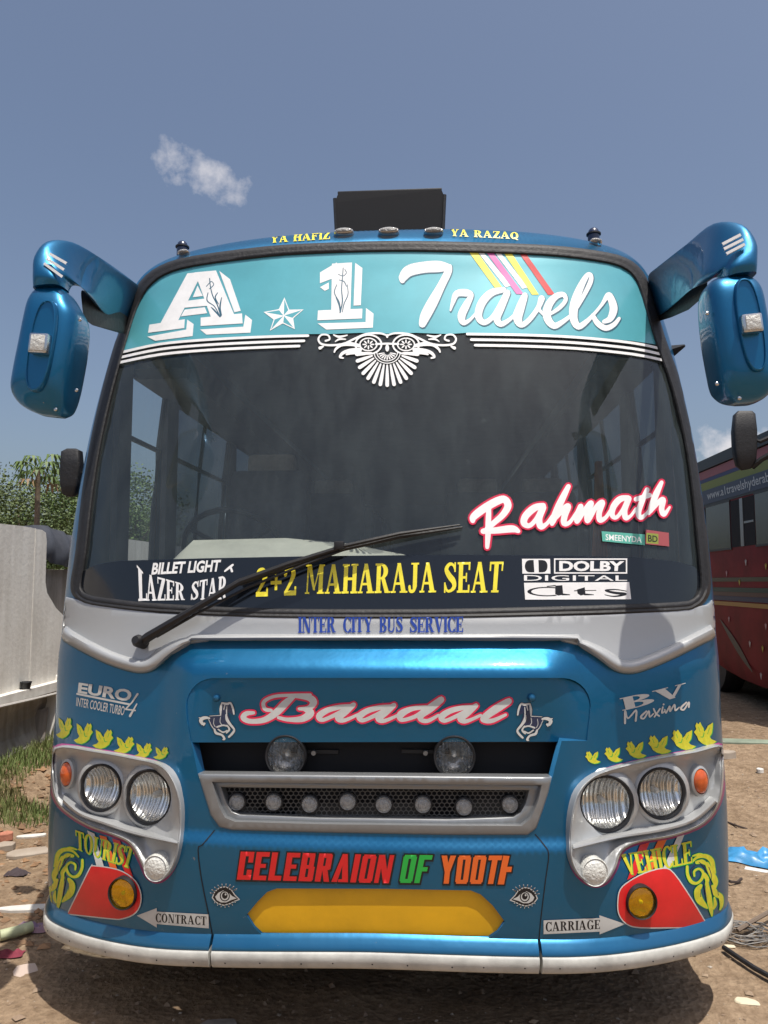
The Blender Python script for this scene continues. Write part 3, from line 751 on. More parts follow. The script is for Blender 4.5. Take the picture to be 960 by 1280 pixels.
for r_ in range(0, 9):
    for c_ in range(0, 66):
        x = 274+c_*hx+(hx/2 if r_ % 2 else 0); y = 982+r_*hy*.87
        if not inside((x, y+ (x-277)*.008), inset(fj, -4)): continue
        p = [(x+hx*.577*math.sin(k*math.pi/3), y+hy*.577*math.cos(k*math.pi/3)) for k in range(6)]
        for k in (0, 1, 2):
            a, b = p[k], p[(k+1) % 6]; d = Vector((b[0]-a[0], b[1]-a[1])).normalized()*.62
            hexq.append([(a[0]-d.y, a[1]+d.x), (b[0]-d.y, b[1]+d.x), (b[0]+d.y, b[1]-d.x), (a[0]+d.y, a[1]-d.x)])
V = []; F = []
for q in hexq:
    b = len(V); V += [Q(x, y, -.05)[0] for x, y in q]+[Q(x, y, -.054)[0] for x, y in q]; F += [(b, b+1, b+2, b+3), (b, b+4, b+5, b+1), (b+2, b+6, b+7, b+3)]
tag(mesh('honeycomb_mesh', V, F, meshm, gf, smooth=False), kind='stuff')
def on_skin(px, py, off, flat=.5):
    p, n = Q(px, py, off); n = (n*(1-flat)+Vector((0, -1, 0))*flat).normalized()
    x = Vector((0, 0, 1)).cross(n).normalized(); x = -x; y = n.cross(x)
    return Matrix(((x.x, y.x, n.x, p.x), (x.y, y.y, n.y, p.y), (x.z, y.z, n.z, p.z), (0, 0, 0, 1)))
def pxr(px, py, r, off=0.): return (Q(px+r, py, off)[0]-Q(px-r, py, off)[0]).length/2
lampme = None
for x, y in ((296,1003),(342,1003),(387,1005.5),(434.5,1002.5),(479.5,1006),(528.5,1006),(580,1009),(637.5,1006)):
    M = on_skin(x, y, -.038, .7)
    if not lampme:
        bm = bmesh.new(); lathe(bm, [(.026, -.02), (.026, .002), (.0235, .006), (.021, .004), (.016, .009), (.008, .012), (.001, .013)], 20); o = from_bm('grille_lamp', bm, lensg, gf, M); lampme = o.data
    else:
        o = bpy.data.objects.new('grille_lamp', lampme); link(o, gf, M)
    bm = bmesh.new(); lathe(bm, [(.031, -.02), (.031, .0), (.027, .001)], 18, False, False)
    from_bm('bezel', bm, blackp, gf, M)
# round spot lamps in the black opening
def lamp(name, px, py, r, off, parent, flat, ring=blackp, glassm=lens, bulbm=reflector, dome=.02, label=None, dp=1.):
    M = on_skin(px, py, off, flat); bm = bmesh.new()
    lathe(bm, [(r*1.10, -.03), (r*1.12, .0), (r*1.07, .008), (r*1.0, .006), (r*.98, -.004)], 40, False, False); L0 = from_bm(name, bm, ring, parent, M)
    bm = bmesh.new(); lathe(bm, [(r*.99, -.003), (r*.9, -.018*dp), (r*.75, -.032*dp), (r*.6, -.042*dp), (r*.4, -.052*dp), (r*.25, -.058*dp), (r*.12, -.06*dp)], 40, False, True); from_bm('reflector', bm, bulbm, L0, M)
    bm = bmesh.new(); lathe(bm, [(r*.14, -.058*dp), (r*.14, -.03*dp), (r*.08, -.022*dp)], 12, False, True); from_bm('bulb', bm, lensw, L0, M)
    bm = bmesh.new(); lathe(bm, [(r*.99, .001), (r*.9, dome*.45), (r*.7, dome*.8), (r*.4, dome), (.0005, dome*1.05)], 40, False, True); from_bm('lens', bm, glassm, L0, M)
    if label: L0['label'] = label
    return L0
for x in (357, 568):
    lamp('spot_lamp', x, 945+(1 if x > 400 else 0), .062, -.055, bus, .9, bulbm=spotm)
    M = on_skin(x+(36 if x < 400 else -36), 940, -.10, 1); bm = bmesh.new(); lathe(bm, [(.008, 0), (.008, .02)], 8); from_bm('mounting_bolt', bm, greytrim, bus, M)
    bm = bmesh.new(); p = M.translation; box(bm, (p.x, p.y+.01, p.z), (.16, .012, .012)); from_bm('lamp_bracket', bm, blackp, bus)

# headlamp clusters
def dist_poly(p, poly):
    m = 1e9
    for i in range(len(poly)):
        a = poly[i-1]; b = poly[i]; dx, dy = b[0]-a[0], b[1]-a[1]; t = max(0, min(1, ((p[0]-a[0])*dx+(p[1]-a[1])*dy)/(dx*dx+dy*dy+1e-9)))
        m = min(m, math.hypot(p[0]-a[0]-dx*t, p[1]-a[1]-dy*t))
    return m
def cluster(out_, lamps, amb, refl, ridge, lab):
    oc = catmull(out_, 4, True)
    f = lambda x, y: .026-.034*sm(1, 17, dist_poly((x, y), oc))
    def circ(px, py, r, n=26):
        M = on_skin(px, py, .008, .5); return [proj(M @ Vector((r*math.cos(a), r*math.sin(a), 0))) for a in [k*2*math.pi/n for k in range(n)]]
    c = panel('headlamp_surround', oc, silver, bus, thick=.03, bev=2.2, bh=.006, offf=f, step=6, label=lab, holes=[circ(px, py, r*1.04) for px, py, r in lamps])
    d = dens(oc, 8)
    strip('pinstripe', inset(d, -2.5), inset(d, 1.2), [(0, .0015), (.5, .006), (1, .024)], redp if False else purple, c, closed=True)
    strip('edge_bead', inset(d, 1.0), inset(d, 3.4), [(0, .016), (.5, .030), (1, .024)], white if False else silver, c, closed=True)
    for px, py, r in lamps:
        M = on_skin(px, py, .0, .5); bm = bmesh.new()
        lathe(bm, [(r*1.42, -.016), (r*1.36, .0), (r*1.22, .010), (r*1.12, .012), (r*1.08, .004)], 40, False, False); from_bm('lamp_cup', bm, silver, c, M)
        lamp('headlight', px, py, r, .008, c, .5)
    px, py, rx, ry = amb
    M = on_skin(px, py, .004, .35); bm = bmesh.new(); lathe(bm, [(1.25, -.01), (1.2, .006), (1.0, .010), (.97, .002)], 28, False, False, rx, ry)
    k = from_bm('indicator_lamp', bm, silver, c, M)
    bm = bmesh.new(); lathe(bm, [(.98, .0), (.9, .012), (.6, .02), (.25, .023), (.01, .024)], 28, False, True, rx, ry); from_bm('lens', bm, amber, k, M)
    px, py, r = refl
    M = on_skin(px, py, .012, .5); bm = bmesh.new(); lathe(bm, [(r*1.0, -.02), (r, .016), (r*.93, .022), (r*.86, .018), (r*.8, .021), (r*.4, .026), (.001, .027)], 32); from_bm('round_reflector', bm, lensw, c, M)
    A = catmull(ridge[0], 4); B = catmull(ridge[1], 4)
    strip('lower_ridge', A, B, [(0, .004), (.25, .020), (.6, .034), (.85, .034), (1, .012)], silver, c, back=.01)
    return c
cluster(CL_L, [(127,984,.073), (187,996,.082)], (85,967,.030,.044), (198,1083,.043),
        ([(80,992),(100,1010),(130,1022),(170,1034),(222,1050)], [(78,1004),(98,1020),(128,1031),(168,1044),(222,1055)]), 'headlamp surround at the left of the photo, beside the grassy bank')
cluster(CL_R, [(757,1004,.082), (826,991,.076)], (874,976,.031,.043), (741,1088,.044),
        ([(716,1054),(770,1040),(820,1032),(862,1020),(890,996)], [(717,1062),(772,1049),(824,1041),(868,1028),(897,1004)]), 'headlamp surround at the right of the photo, beside the bare dirt')

# fog lamp panels
RL = [(112,1087),(114.5,1083.3),(119,1083),(135,1085),(153,1090),(169,1102),(175.5,1118),(174,1133),(166,1143),(152,1148),(140,1148),(90,1142.6),(85,1142),(87,1138)]
RR = [(773,1126),(776,1112),(787,1102),(806,1092),(829,1086),(842,1092),(864,1124),(882.5,1155),(884,1158),(879,1158.6),(850,1159),(800,1159),(783,1154),(774,1142)]
for P_, (lx, ly), nm in ((RL, (153,1117), 'left'), (RR, (802,1128), 'right')):
    o = dens(catmull(P_, 3, True), 7)
    c = decal('fog_lamp_panel', [(offwhite, [inset(o, -1.4)]), (red, [o])], bus, off=.004)
    lamp('fog_lamp', lx, ly, .047, .017, c, .5, glassm=ylens, bulbm=goldlamp, dome=.012, dp=.10)

# yellow recess
panel('yellow_recess', inset(dens(YEL, 10), -3), amberpaint, bus, off=-.012, thick=.008, bev=0, bh=0, step=14)
# seams of the bumper centre, the lip and white skirt
def groove(name, pts, w=1.3, off=.0015): return decal(name, [(hole, strokes([(x, y, w) for x, y in pts], n=3))], bus, off=off)
groove('bumper_seam', [(268,1038),(253,1056),(247.5,1062),(252,1100),(262,1150),(267.5,1184)])
groove('bumper_seam', [(669,1043),(680,1056),(686,1068),(682,1100),(676,1150),(673,1186)])
X = math.pi/2
def skirt(name, prof, m, u0, u1, rivets=False):
    n = 48; V = []; F = []
    for i in range(n+1):
        u = u0+(u1-u0)*i/n; s = math.sin(u); k = 1-.45*sm(.9, 1.0, abs(s))
        for z, o in prof: V.append(S(s, z+droop(s))+NRM(s, .34)*o*(k if o > 0 else 1))
    m_ = len(prof)
    for i in range(n):
        for k in range(m_-1): F.append((i*m_+k, i*m_+k+1, (i+1)*m_+k+1, (i+1)*m_+k))
    F.append(tuple(range(m_))); F.append(tuple(n*m_+k for k in reversed(range(m_))))
    o = mesh(name, V, F, m, bus, angle=60)
    if not rivets: return
    k = int(abs(u1-u0)/.09); rv = None
    for i in range(k):
        u = u0+(u1-u0)*(i+.5)/k+random.uniform(-.01, .01); s = math.sin(u); n_ = NRM(s, .34); p = S(s, .335+droop(s)+random.uniform(-.002, .002))+n_*.038*(1-.45*sm(.9, 1.0, abs(s)))
        if not rv: bm = bmesh.new(); bmesh.ops.create_icosphere(bm, subdivisions=1, radius=.0035); r = from_bm('rivet', bm, hole, o, Matrix.Translation(p)); rv = r.data
        else: link(bpy.data.objects.new('rivet', rv), o, Matrix.Translation(p))
SK = [(.3685, .000), (.367, .030), (.362, .038), (.340, .040), (.322, .038), (.314, .032), (.311, .020), (.311, -.025)]
LP = [(.404, -.004), (.400, .004), (.394, .011), (.386, .019), (.379, .026), (.373, .030), (.3695, .031), (.3695, -.01)]
sL = math.asin(hit(268, 1190)[0]); sR = math.asin(hit(673, 1190)[0])
for a_, b_ in ((-X, sL-.004), (sL+.004, sR-.004), (sR+.004, X)):
    skirt('white_skirt', SK, whitec, a_, b_, True); skirt('bumper_lip', LP, blue, a_, b_)

# wiper
def W_(x, y, o): return Q(x, y, o)[0]
bm = bmesh.new(); tube(bm, [W_(178, 803, .015), W_(184, 797, .05), W_(240, 763, .065), W_(300, 727, .06), W_(360, 705, .055), W_(427, 684, .05)], [.018, .018, .013, .011, .009, .008], 8); wip = from_bm('wiper', bm, blackp, bus)
bm = bmesh.new(); tube(bm, [W_(196, 796, .045), W_(250, 765, .055), W_(310, 734, .05), W_(380, 706, .05), W_(425, 689, .045)], .005, 6); from_bm('link_rod', bm, blackp, wip)
M = on_skin(178, 803, .02, 0); bm = bmesh.new(); lathe(bm, [(.022, -.02), (.022, .03), (.014, .045)], 16); from_bm('pivot', bm, blackp, wip, M)
bm = bmesh.new(); tube(bm, [W_(300, 731, .018), W_(360, 709, .02), W_(430, 686, .022), W_(500, 671, .02), W_(578, 659, .012)], [.005, .008, .009, .009, .004], 6); bl = from_bm('wiper_blade', bm, rubber, wip)
bm = bmesh.new(); tube(bm, [W_(372, 702, .035), W_(424, 684, .045), W_(500, 667, .038), W_(575, 656, .026)], [.004, .008, .007, .003], 6); from_bm('blade_bow', bm, blackp, bl)
bm = bmesh.new(); box(bm, W_(424, 682, .05), (.035, .03, .03), .006); from_bm('blade_clip', bm, blackp, bl)

# ------------------------------------------------------------------ mirrors
def loft(name, secs, m, parent, n=36, ex=3.0):
    bm = bmesh.new(); rings = []
    for c, a, b in secs:
        r = []
        for k in range(n):
            t = 2*math.pi*k/n; ct, st = math.cos(t), math.sin(t)
            r.append(bm.verts.new(c+a*(math.copysign(abs(ct)**(2/ex), ct))+b*(math.copysign(abs(st)**(2/ex), st))))
        rings.append(r)
    for p, q in zip(rings, rings[1:]):
        for k in range(n): bm.faces.new((p[k], p[(k+1) % n], q[(k+1) % n], q[k]))
    bm.faces.new(rings[0]); bm.faces.new(list(reversed(rings[-1])))
    bmesh.ops.recalc_face_normals(bm, faces=bm.faces)
    return from_bm(name, bm, m, parent, angle=45)
def secs(rows_, depth):
    out = []
    for (x0, y0, x1, y1, t, *d) in rows_:
        dd = d[0] if d else depth; p = U(x0, y0, dd); q = U(x1, y1, dd); out.append(((p+q)/2, (q-p)/2, Vector((0, t, 0))))
    return out
# left
mir = loft('wing_mirror', secs(catmull([(56,363,76,361,.03),(49,368,87,368,.055),(43,382,96,384,.078),(39,402,104,402,.09),(33,435,102,436,.095),(26,470,96,472,.095),(23,490,92,494,.088),(28,504,89,509,.07),(38,513,86,517,.05),(52,519,80,522,.025)], 3), 2.42), blue, bus, ex=3.6)
mir['label'] = 'wing mirror at the left of the photo'
loft('mirror_arm', secs(catmull([(46,364,82,361,.05,2.40),(47,348,82,356,.06,2.40),(50,326,86,352,.066,2.42),(66,307,98,356,.07,2.46),(96,307,110,368,.068,2.55),(130,326,124,386,.06,2.75),(155,343,140,400,.05,3.0),(172,356,158,408,.045,3.22)], 4), 2.4), blue, mir, ex=3.2)
loft('arm_foot', secs([(108,366,112,404,.05,2.66),(122,372,126,408,.055,2.78),(146,384,146,414,.05,3.02),(160,392,158,416,.03,3.2)], 2.4), rubber, mir, ex=4)
def inset_plate(cx, cy, hw, hh, lean, y, parent):
    c = U(cx, cy, y); a = U(cx+hw, cy, y)-c; b = U(cx+lean, cy-hh, y)-c; s = []
    out = []
    for k, (sc, dy) in enumerate(((1.0, .02), (1.0, -.002), (.93, -.008), (.85, -.009), (.80, -.004), (.5, -.004), (.05, -.004))):
        out.append((c+Vector((0, dy, 0)), a*sc, b*(1-(1-sc)*hw/hh)))
    return loft('oval_cover', out, blue, parent, ex=2.6)
inset_plate(52, 432, 16, 57, 9, 2.322, mir)
def mlamp(cx, cy, hw, hh, y, parent, tilt=0):
    p = U(cx, cy, y); w = (U(cx+hw, cy, y)-U(cx-hw, cy, y)).length; h = w*hh/hw
    bm = bmesh.new(); box(bm, (0, 0, 0), (w, .03, h), .008); m_ = from_bm('side_lamp', bm, chrome, parent, Matrix.Translation(p) @ Matrix.Rotation(tilt, 4, 'Y'))
    bm = bmesh.new(); box(bm, (0, -.014, 0), (w*.72, .012, h*.8), .005); from_bm('lens', bm, lensw, m_, Matrix.Translation(p) @ Matrix.Rotation(tilt, 4, 'Y'))
mlamp(50, 430, 12, 12.5, 2.302, mir, R(4))
def bars(px, parent, y):
    for (a, b) in px:
        p, q = U(*a, y), U(*b, y); d = (q-p).normalized(); n = d.cross(Vector((0, 1, 0)))*.0042
        mesh('white_bar', [p-n, q-n, q+n, p+n, p-n+Vector((0, .01, 0)), q-n+Vector((0, .01, 0)), q+n+Vector((0, .01, 0)), p+n+Vector((0, .01, 0))], [(0, 1, 2, 3), (0, 4, 5, 1), (2, 6, 7, 3)], white, parent, smooth=False)
bars([((62,317),(83,329)), ((58,323),(80,337)), ((55,329),(78,346))], mir, 2.345)
# right
mir2 = loft('wing_mirror', secs(catmull([(898,350,926,348,.03),(886,355,938,354,.055),(879,366,945,366,.078),(878,385,949,385,.09),(882,425,955,425,.095),(889,465,960,462,.095),(893,485,961,483,.088),(898,495,957,494,.07),(906,502,950,501,.05),(918,506,940,505,.025)], 3), 2.42), blue, bus, ex=3.6)
mir2['label'] = 'wing mirror at the right of the photo'
loft('mirror_arm', secs(catmull([(905,350,942,346,.05,2.40),(903,343,942,332,.06,2.40),(898,342,940,308,.066,2.42),(886,350,922,286,.07,2.46),(868,358,888,284,.068,2.55),(852,372,856,308,.06,2.75),(836,386,830,328,.05,3.0),(824,394,812,342,.045,3.22)], 4), 2.4), blue, mir2, ex=3.2)
loft('arm_foot', secs([(878,372,880,330,.045,2.62),(864,384,862,350,.055,2.78),(842,394,838,364,.05,3.02),(826,400,822,372,.03,3.2)], 2.4), rubber, mir2, ex=4)
inset_plate(938, 406, 16, 58, -9, 2.322, mir2)
mlamp(939, 405, 13, 12.5, 2.302, mir2, R(-5))
bars([((903,305),(926,293)), ((905,311),(929,299)), ((908,317),(931,305))], mir2, 2.345)
for mm, cx_, cy_ in ((mir, 64, 442), (mir2, 919, 430)):
    p = U(cx_, cy_, 2.50); bm = bmesh.new(); box(bm, (p.x, 2.515, p.z), (.15, .012, .33), .02); from_bm('mirror_glass', bm, chrome, mm)
for mm, pts in ((mir, ((100, 400), (96, 488), (70, 512))), (mir2, ((884, 392), (896, 480), (924, 498)))):
    for a, b in pts:
        p = U(a, b, 2.36); bm = bmesh.new(); lathe(bm, [(.006, 0), (.006, .004), (.003, .006)], 10); from_bm('screw', bm, chrome, mm, Matrix.Translation(p) @ Matrix.Rotation(math.pi/2, 4, 'X'))
# small black mirror on the driver's side, and the black nub on the other
loft('small_mirror', secs([(84,561,96,561,.01),(78,565,102,564,.022),(77,580,103,580,.028),(77,605,100,605,.028),(79,617,97,617,.022),(84,621,92,621,.01)], 3.3), rubber, bus, ex=5)
bm = bmesh.new(); tube(bm, [U(95, 590, 3.32), U(112, 592, 3.3)], .01, 6); from_bm('mirror_bracket', bm, blackp, bus)
bm = bmesh.new(); tube(bm, [U(838, 440, 3.3), U(856, 432, 3.25)], [.03, .006], 4); from_bm('gutter_end', bm, blackp, bus)

# roof lamps, beacons and hatch
for px, py, w, h in ((430,291.5,12,5.5), (486,290.5,13,5.5), (542,290.5,12,5.5), (749,301.5,13,6), (224,314.5,12,6)):
    M = on_skin(px, py, .006, .3); r = pxr(px, py, w)
    bm = bmesh.new(); lathe(bm, [(1.05, -.02), (1.0, .008), (.9, .014)], 28, True, True, r, r*.36); k = from_bm('marker_lamp', bm, chrome, bus, M)
    bm = bmesh.new(); lathe(bm, [(.86, .010), (.8, .017), (.5, .021), (.01, .022)], 28, False, True, r, r*.34); from_bm('lens', bm, lensg, k, M)
for px, py, y in ((228,309,3.42), (742,293,3.36)):
    p = U(px, py, y); bm = bmesh.new(); lathe(bm, [(.026, -.06), (.026, .0), (.025, .006), (.022, .018), (.015, .026), (.002, .029)], 20); b_ = from_bm('beacon', bm, darkbl, bus, Matrix.Translation(p))
    bm = bmesh.new(); lathe(bm, [(.032, -.003), (.032, .003), (.026, .005)], 20); from_bm('beacon_rim', bm, blackp, b_, Matrix.Translation(p))
hy_ = 4.0; hw = (U(556, 260, hy_).x-U(419, 260, hy_).x)/2; hc = U(487, 262, hy_)
ht = U(487, 241, hy_).z
bm = bmesh.new()
V = [(-hw*.90, 0, 3.0-ht), (hw*.90, 0, 3.0-ht), (hw, -.02, -.045), (hw*.94, -.02, 0), (-hw*.93, -.02, 0), (-hw, -.02, -.055)]
a = [bm.verts.new(v) for v in V]; b = [bm.verts.new((v[0], v[1]+.03, v[2])) for v in V]
bm.faces.new(a); bm.faces.new(list(reversed(b)))
for i in range(6): bm.faces.new((a[i], b[i], b[(i+1) % 6], a[(i+1) % 6]))
bmesh.ops.recalc_face_normals(bm, faces=bm.faces)
rh = from_bm('roof_hatch', bm, hole, bus, Matrix.Translation((hc.x, hy_, ht)), smooth=False)
bm = bmesh.new(); prism(bm, [(.02, 0), (.75, -.30), (.75, 3.02-ht), (.02, 3.02-ht)], -hw*.86, hw*.86); from_bm('hatch_tunnel', bm, blackp, rh, Matrix.Translation((hc.x, hy_, ht)), smooth=False)
bm = bmesh.new(); box(bm, (0, .01, .004), (hw*1.9, .05, .015), .004); tube(bm, [(-hw, -.015, -.03), (-hw*.90, .0, 3.0-ht)], .010, 6); tube(bm, [(hw, -.015, -.03), (hw*.90, .0, 3.0-ht)], .010, 6); from_bm('hatch_rim', bm, blackp, rh, Matrix.Translation((hc.x, hy_, ht)))
bm = bmesh.new(); box(bm, (hc.x, 4.35, 3.04), (.8, .75, .08), .02); from_bm('hatch_curb', bm, blue, bus)
#%%PART3

# ================================================================== print and lettering on the bus
def D(name, layers, off=.0022, step=8, parent=None, label=None): return decal(name, layers, parent or bus, off=off, step=step, label=label)
def c6(ox, oy, s, pts): return [(ox+x/s, oy+y/s) for x, y in pts]
# A . 1
A_ = [[(234.2,341.7),(252,339.8),(256,352),(247,352),(222,402),(200,405)], [(243,340.5),(270,338),(293,394),(297,404),(268,406),(262,392),(247,350)],
      [(229,376.5),(262,372.5),(262,382),(226,385)], [(250.8,397),(302.5,391.7),(303.3,404.2),(250.8,407.5)], [(186.7,405.8),(231,399),(230.3,410),(185,416)]]
A2 = [[(274,338.5),(287.5,349),(301,388.5),(293,390.3)], [(306.7,393.3),(315,400),(313,415.8),(258,418.3),(250,411.8),(304.2,408.3)],
      [(234,399.5),(242,405),(240.8,420),(194,426),(184,420.8),(232.8,411.9)], [(231,387),(256,384),(259,391.5),(226,395.5)], [(247,357),(253.5,370),(241,371.5)]]
flo = strokes([(262,348,1.2),(263,358,1.2),(266,370,1.4),(272,382,1.5),(276,395,1.8)], [(258,358,1),(264,352,1),(267,356,1),(262,361,1)], [(260,366,1),(259,376,1.5),(268,383,1.2),(274,394,1.5)], [(272,366,1),(269,372,1.6),(273,380,1.2)], [(277,372,1),(275,384,2),(277,394,1)], [(264,384,1),(268,388,2),(275,396,1.6)])
D('letter_a', [(white, A_+A2), (darkblue, flo)], label='white slab letter A with a drop shadow and a thin flower drawn in it')
one = [[(415,329.5),(440,328),(438,388),(414,388)], [(400,340.5),(421,328),(421,346),(400,354)], [(397.5,388),(453,385.8),(452.5,398),(396.7,400.3)]]
one2 = [[(400,359),(411,353),(411,361),(406,363.5)], [(444,328.5),(453,335),(451,381.5),(442,382)], [(457.5,385),(467,392),(466,409.5),(408,412),(397,404.2),(457,402.6)]]
flo = strokes([(429,335,1),(428,348,1.2),(427,362,1.3),(428,377,1.6),(425,391,1.6)], [(423,343,1),(429,345,1),(433,341,1),(431,337,1)], [(421,356,1),(418,366,1.2),(424,378,1.3),(426,390,1)], [(434,356,1),(435,368,1.2),(430,380,1.3),(428,390,1)], [(420,372,1),(424,382,1.6),(425,390,1)], [(424,350,1),(430,352,1.3),(433,358,1)])
D('numeral_one', [(white, one+one2), (darkblue, flo)], label='white slab numeral 1 with a drop shadow and a thin flower drawn in it')
C0 = (354.8,394.5); Tp = [(355.5,371.7),(379.5,386.8),(368.6,411.5),(337.3,413.5),(329.5,390)]; Ip = [(361.5,387),(366.5,398),(353.5,404.2),(342,399.5),(348.5,386.5)]
st = [q for i in range(5) for q in (Tp[i], Ip[i])]
D('star', [(white, [st]), (teal, [inset(st, 1.3)]), (white, [[C0, Tp[i], Ip[i-1]] for i in range(5)]+strokes(*[[(*C0, .8), (*Ip[i], .8)] for i in range(5)], smooth=False))])
TR = [[(503,351,6),(504,346,11),(512,338,14),(530,334,14),(548,333,14),(560,334,9)], [(562,333,6),(560,340,9),(551,358,10),(541,377,13),(532,394,13),(528,405,9)],
      [(563,388,2),(566,378,5),(571,367,8),(583,366,9),(589,369,6),(583,381,9),(577,394,10),(579,403,7),(587,400,4),(596,390,3)],
      [(630,362,6),(614,366,9),(602,379,10),(598,395,9),(605,403,7),(616,396,6),(628,378,8),(634,366,8),(626,385,9),(621,398,9),(626,405,7),(636,400,5),(645,392,4)],
      [(643,393,4),(650,378,5),(656,369,7),(651,384,10),(647,398,11),(652,406,7),(662,399,6),(673,384,6),(677,373,8),(674,386,4),(682,395,4)],
      [(682,394,5),(690,391,4),(700,384,5),(707,375,5),(704,368,6),(694,371,8),(685,383,10),(684,397,10),(692,407,8),(702,403,6),(714,394,4)],
      [(714,395,5),(726,376,5),(737,355,6),(739,345,5),(734,344,6),(725,360,9),(718,380,11),(717,398,10),(723,408,8),(733,402,6),(742,393,4)],
      [(742,393,4),(752,381,4),(760,369,7),(764,374,9),(767,386,10),(763,398,8),(755,402,5)], [(741,394,5),(747,404,7),(757,410,7),(767,406,6),(774,398,4)]]
edge = strokes(*[[(x+.8, y+1, w) for x, y, w in s] for s in TR], extra=.5, n=4)
cs = []
for m, a, b, c_, d_ in ((orange if 0 else yellow, (586.5,315.5), (597,315.5), (629,361), (620.5,362.5)), (pinkish, (608,315.8), (617,316.3), (655,368), (645.5,367.5)), (yellow, (630,316.5), (640,317), (673.5,368.3), (665,368.3)), (red, (650,317.8), (658.5,318.5), (694,368.5), (685,368.5))):
    cs.append((m, [[a, b, c_, d_]]))
wb = [[(p[0]+11, p[1]+.3), (p[0]+18, p[1]+.6), (q[0]+19, q[1]-4), (q[0]+12, q[1]-2)] for p, q in (((587,315.5),(620,361)), ((608,316),(641,363)))]
D('travels_lettering', cs[:0]+[(white, wb)]+cs+[(darkblue, edge), (white, strokes(*TR, n=6))], label='white brush script word Travels over four coloured slanting bars', step=10)
# owl shaped ornament
orn = []
def mirx(ss, cx=484.0): return ss+[[(2*cx-x, y, w) for x, y, w in s] for s in ss]
half = [[(483,419,2),(474,416.5,2.4),(458,417.5,2.6),(444,423,2.6),(430,429.5,2.6),(415,431.5,2.6),(402,430,2.6),(398,424,2.4),(402,418.5,2.2),(410,419,2.2),(412,424,2.2),(407,426,2.5)],
        [(404,433,2),(400,435,4.2)], [(434,419,1.5),(424,421,3),(417,418.5,1.5)], [(432,424,1.5),(424,424,2.5),(419,427,1)],
        [(449,432,4),(438,430,5),(427,431,4),(420,436,3),(418,440,2)], [(450,437,5),(438,438,4.5),(429,441,4),(425,446,3),(429,447.5,2)], [(448,441,3),(440,441,4),(433,443,2)],
        [(470,430,2.5),(484,429.5,2.5)]]
orn += strokes(*mirx(half), n=5)
for cx in (460.5, 507.5):
    orn += arc_ring(cx, 430.5, 17.5, 13, 15.3, 10.9, 0, 360, 26)+arc_ring(cx, 430.5, 11.5, 8.6, 9.8, 7.1, 0, 360, 22)
    orn += [ell(cx+5*math.cos(a), 430.5+3.8*math.sin(a), 2.7, .95, 8, a) for a in [k*math.pi/4 for k in range(8)]]
orn += [ell(484, 420, 1.6, 2.6, 8), ell(484, 435, 2.4, 4.5, 10)]
for k in range(15):
    a = R(4+172*k/14); r0, r1 = 19.5, 38+2.5*math.sin(a); x0, y0, x1, y1 = 484+r0*math.cos(a), 440+r0*.85*math.sin(a), 484+r1*math.cos(a), 440+(r1+1)*math.sin(a)
    orn += strokes([(x0, y0, 2.0), ((x0+x1)/2, (y0+y1)/2, 4.0), (x1, y1, 4.6)], n=3)
for r in (16.5, 13):
    orn += strokes([(484+r*math.cos(R(a)), 440+r*.85*math.sin(R(a)), 1.1) for a in range(5, 180, 17)], n=2)
for k in range(9):
    a = R(15+150*k/8); orn += strokes([(484+4*math.cos(a), 440+4*math.sin(a), .9), (484+10.5*math.cos(a), 440+9*math.sin(a), 1.8)], smooth=False)
D('fan_ornament', [(white, orn)], label='white ornament of two scrolled eyes over a fan of petals')
# Rahmath
RA = [[(591,651,6),(592,646,9),(603,637,10),(618,628,10),(630,624,9),(635,632,9),(629,643,8),(618,653,7),(609,661,7)], [(611,634,6),(610.5,650,7),(610,668,7),(609,684,5)], [(604,664,7),(620,663,8),(640,661,9),(648,664,5)],
      [(679,632,7),(668,635,9),(657,645,9),(655,654,8),(662,657,6),(671,648,6),(679,634,8),(674,648,8),(676,658,8),(683,655,5),(691,645,5)],
      [(710.5,608,6),(704,621,8),(697,636,9),(691,651,8),(690,655,5)], [(691,652,4),(703,638,7),(710,633,8),(706,644,8),(705,654,7),(712,653,5),(721,640,4)],
      [(721,640,4),(726,633,7),(721,646,7),(722,652,5),(732,636,6),(739,629,7),(734,643,7),(735,651,6),(745,634,6),(753,628,7),(749,641,7),(750,650,7),(757,647,5),(763,638,4)],
      [(785,622,6),(775,624,8),(767,633,8),(765,643,7),(770,647,5),(778,638,5),(786,623,7),(781,637,7),(782,647,7),(788,645,4),(795,636,4)],
      [(809,612,6),(802,628,7),(798,641,7),(801,647,6),(808,642,4),(815,632,3)], [(795,624,6),(812,619,6)]]
RH = [[(827,603,5),(820,618,8),(814,634,7),(811,642,4)], [(813,640,4),(824,627,6),(829,625,7),(827,636,7),(830,643,6),(837,634,3)]]
D('rahmath_lettering', [(redp, strokes(*RA, *RH, extra=2.4, n=4)), (white, strokes(*RA, *RH, n=6))], label='white brush script word Rahmath outlined in red')
D('name_sticker', [(mat('sea green print', (.10, .42, .34), .5), [[(752,664),(806,668),(806,681.5),(753,676.5)]]), (white, warp(norm(sans('SMEENYDA', .01)), (757,667.5), (802,671), (802,678.5), (757,675)))], label='small green name sticker')
D('badge_sticker', [(mat('brick red print', (.35, .08, .09), .5), [[(807,662),(836,666),(836.5,683),(807,680)]]), (mat('olive print', (.25, .30, .05), .5), [[(808,666),(823,667.5),(823,680),(808,679)]]), (black, warp(norm(sans('BD', .02)), (810,668.5), (822,670), (822,678), (810,677)))], label='small red and olive badge sticker')
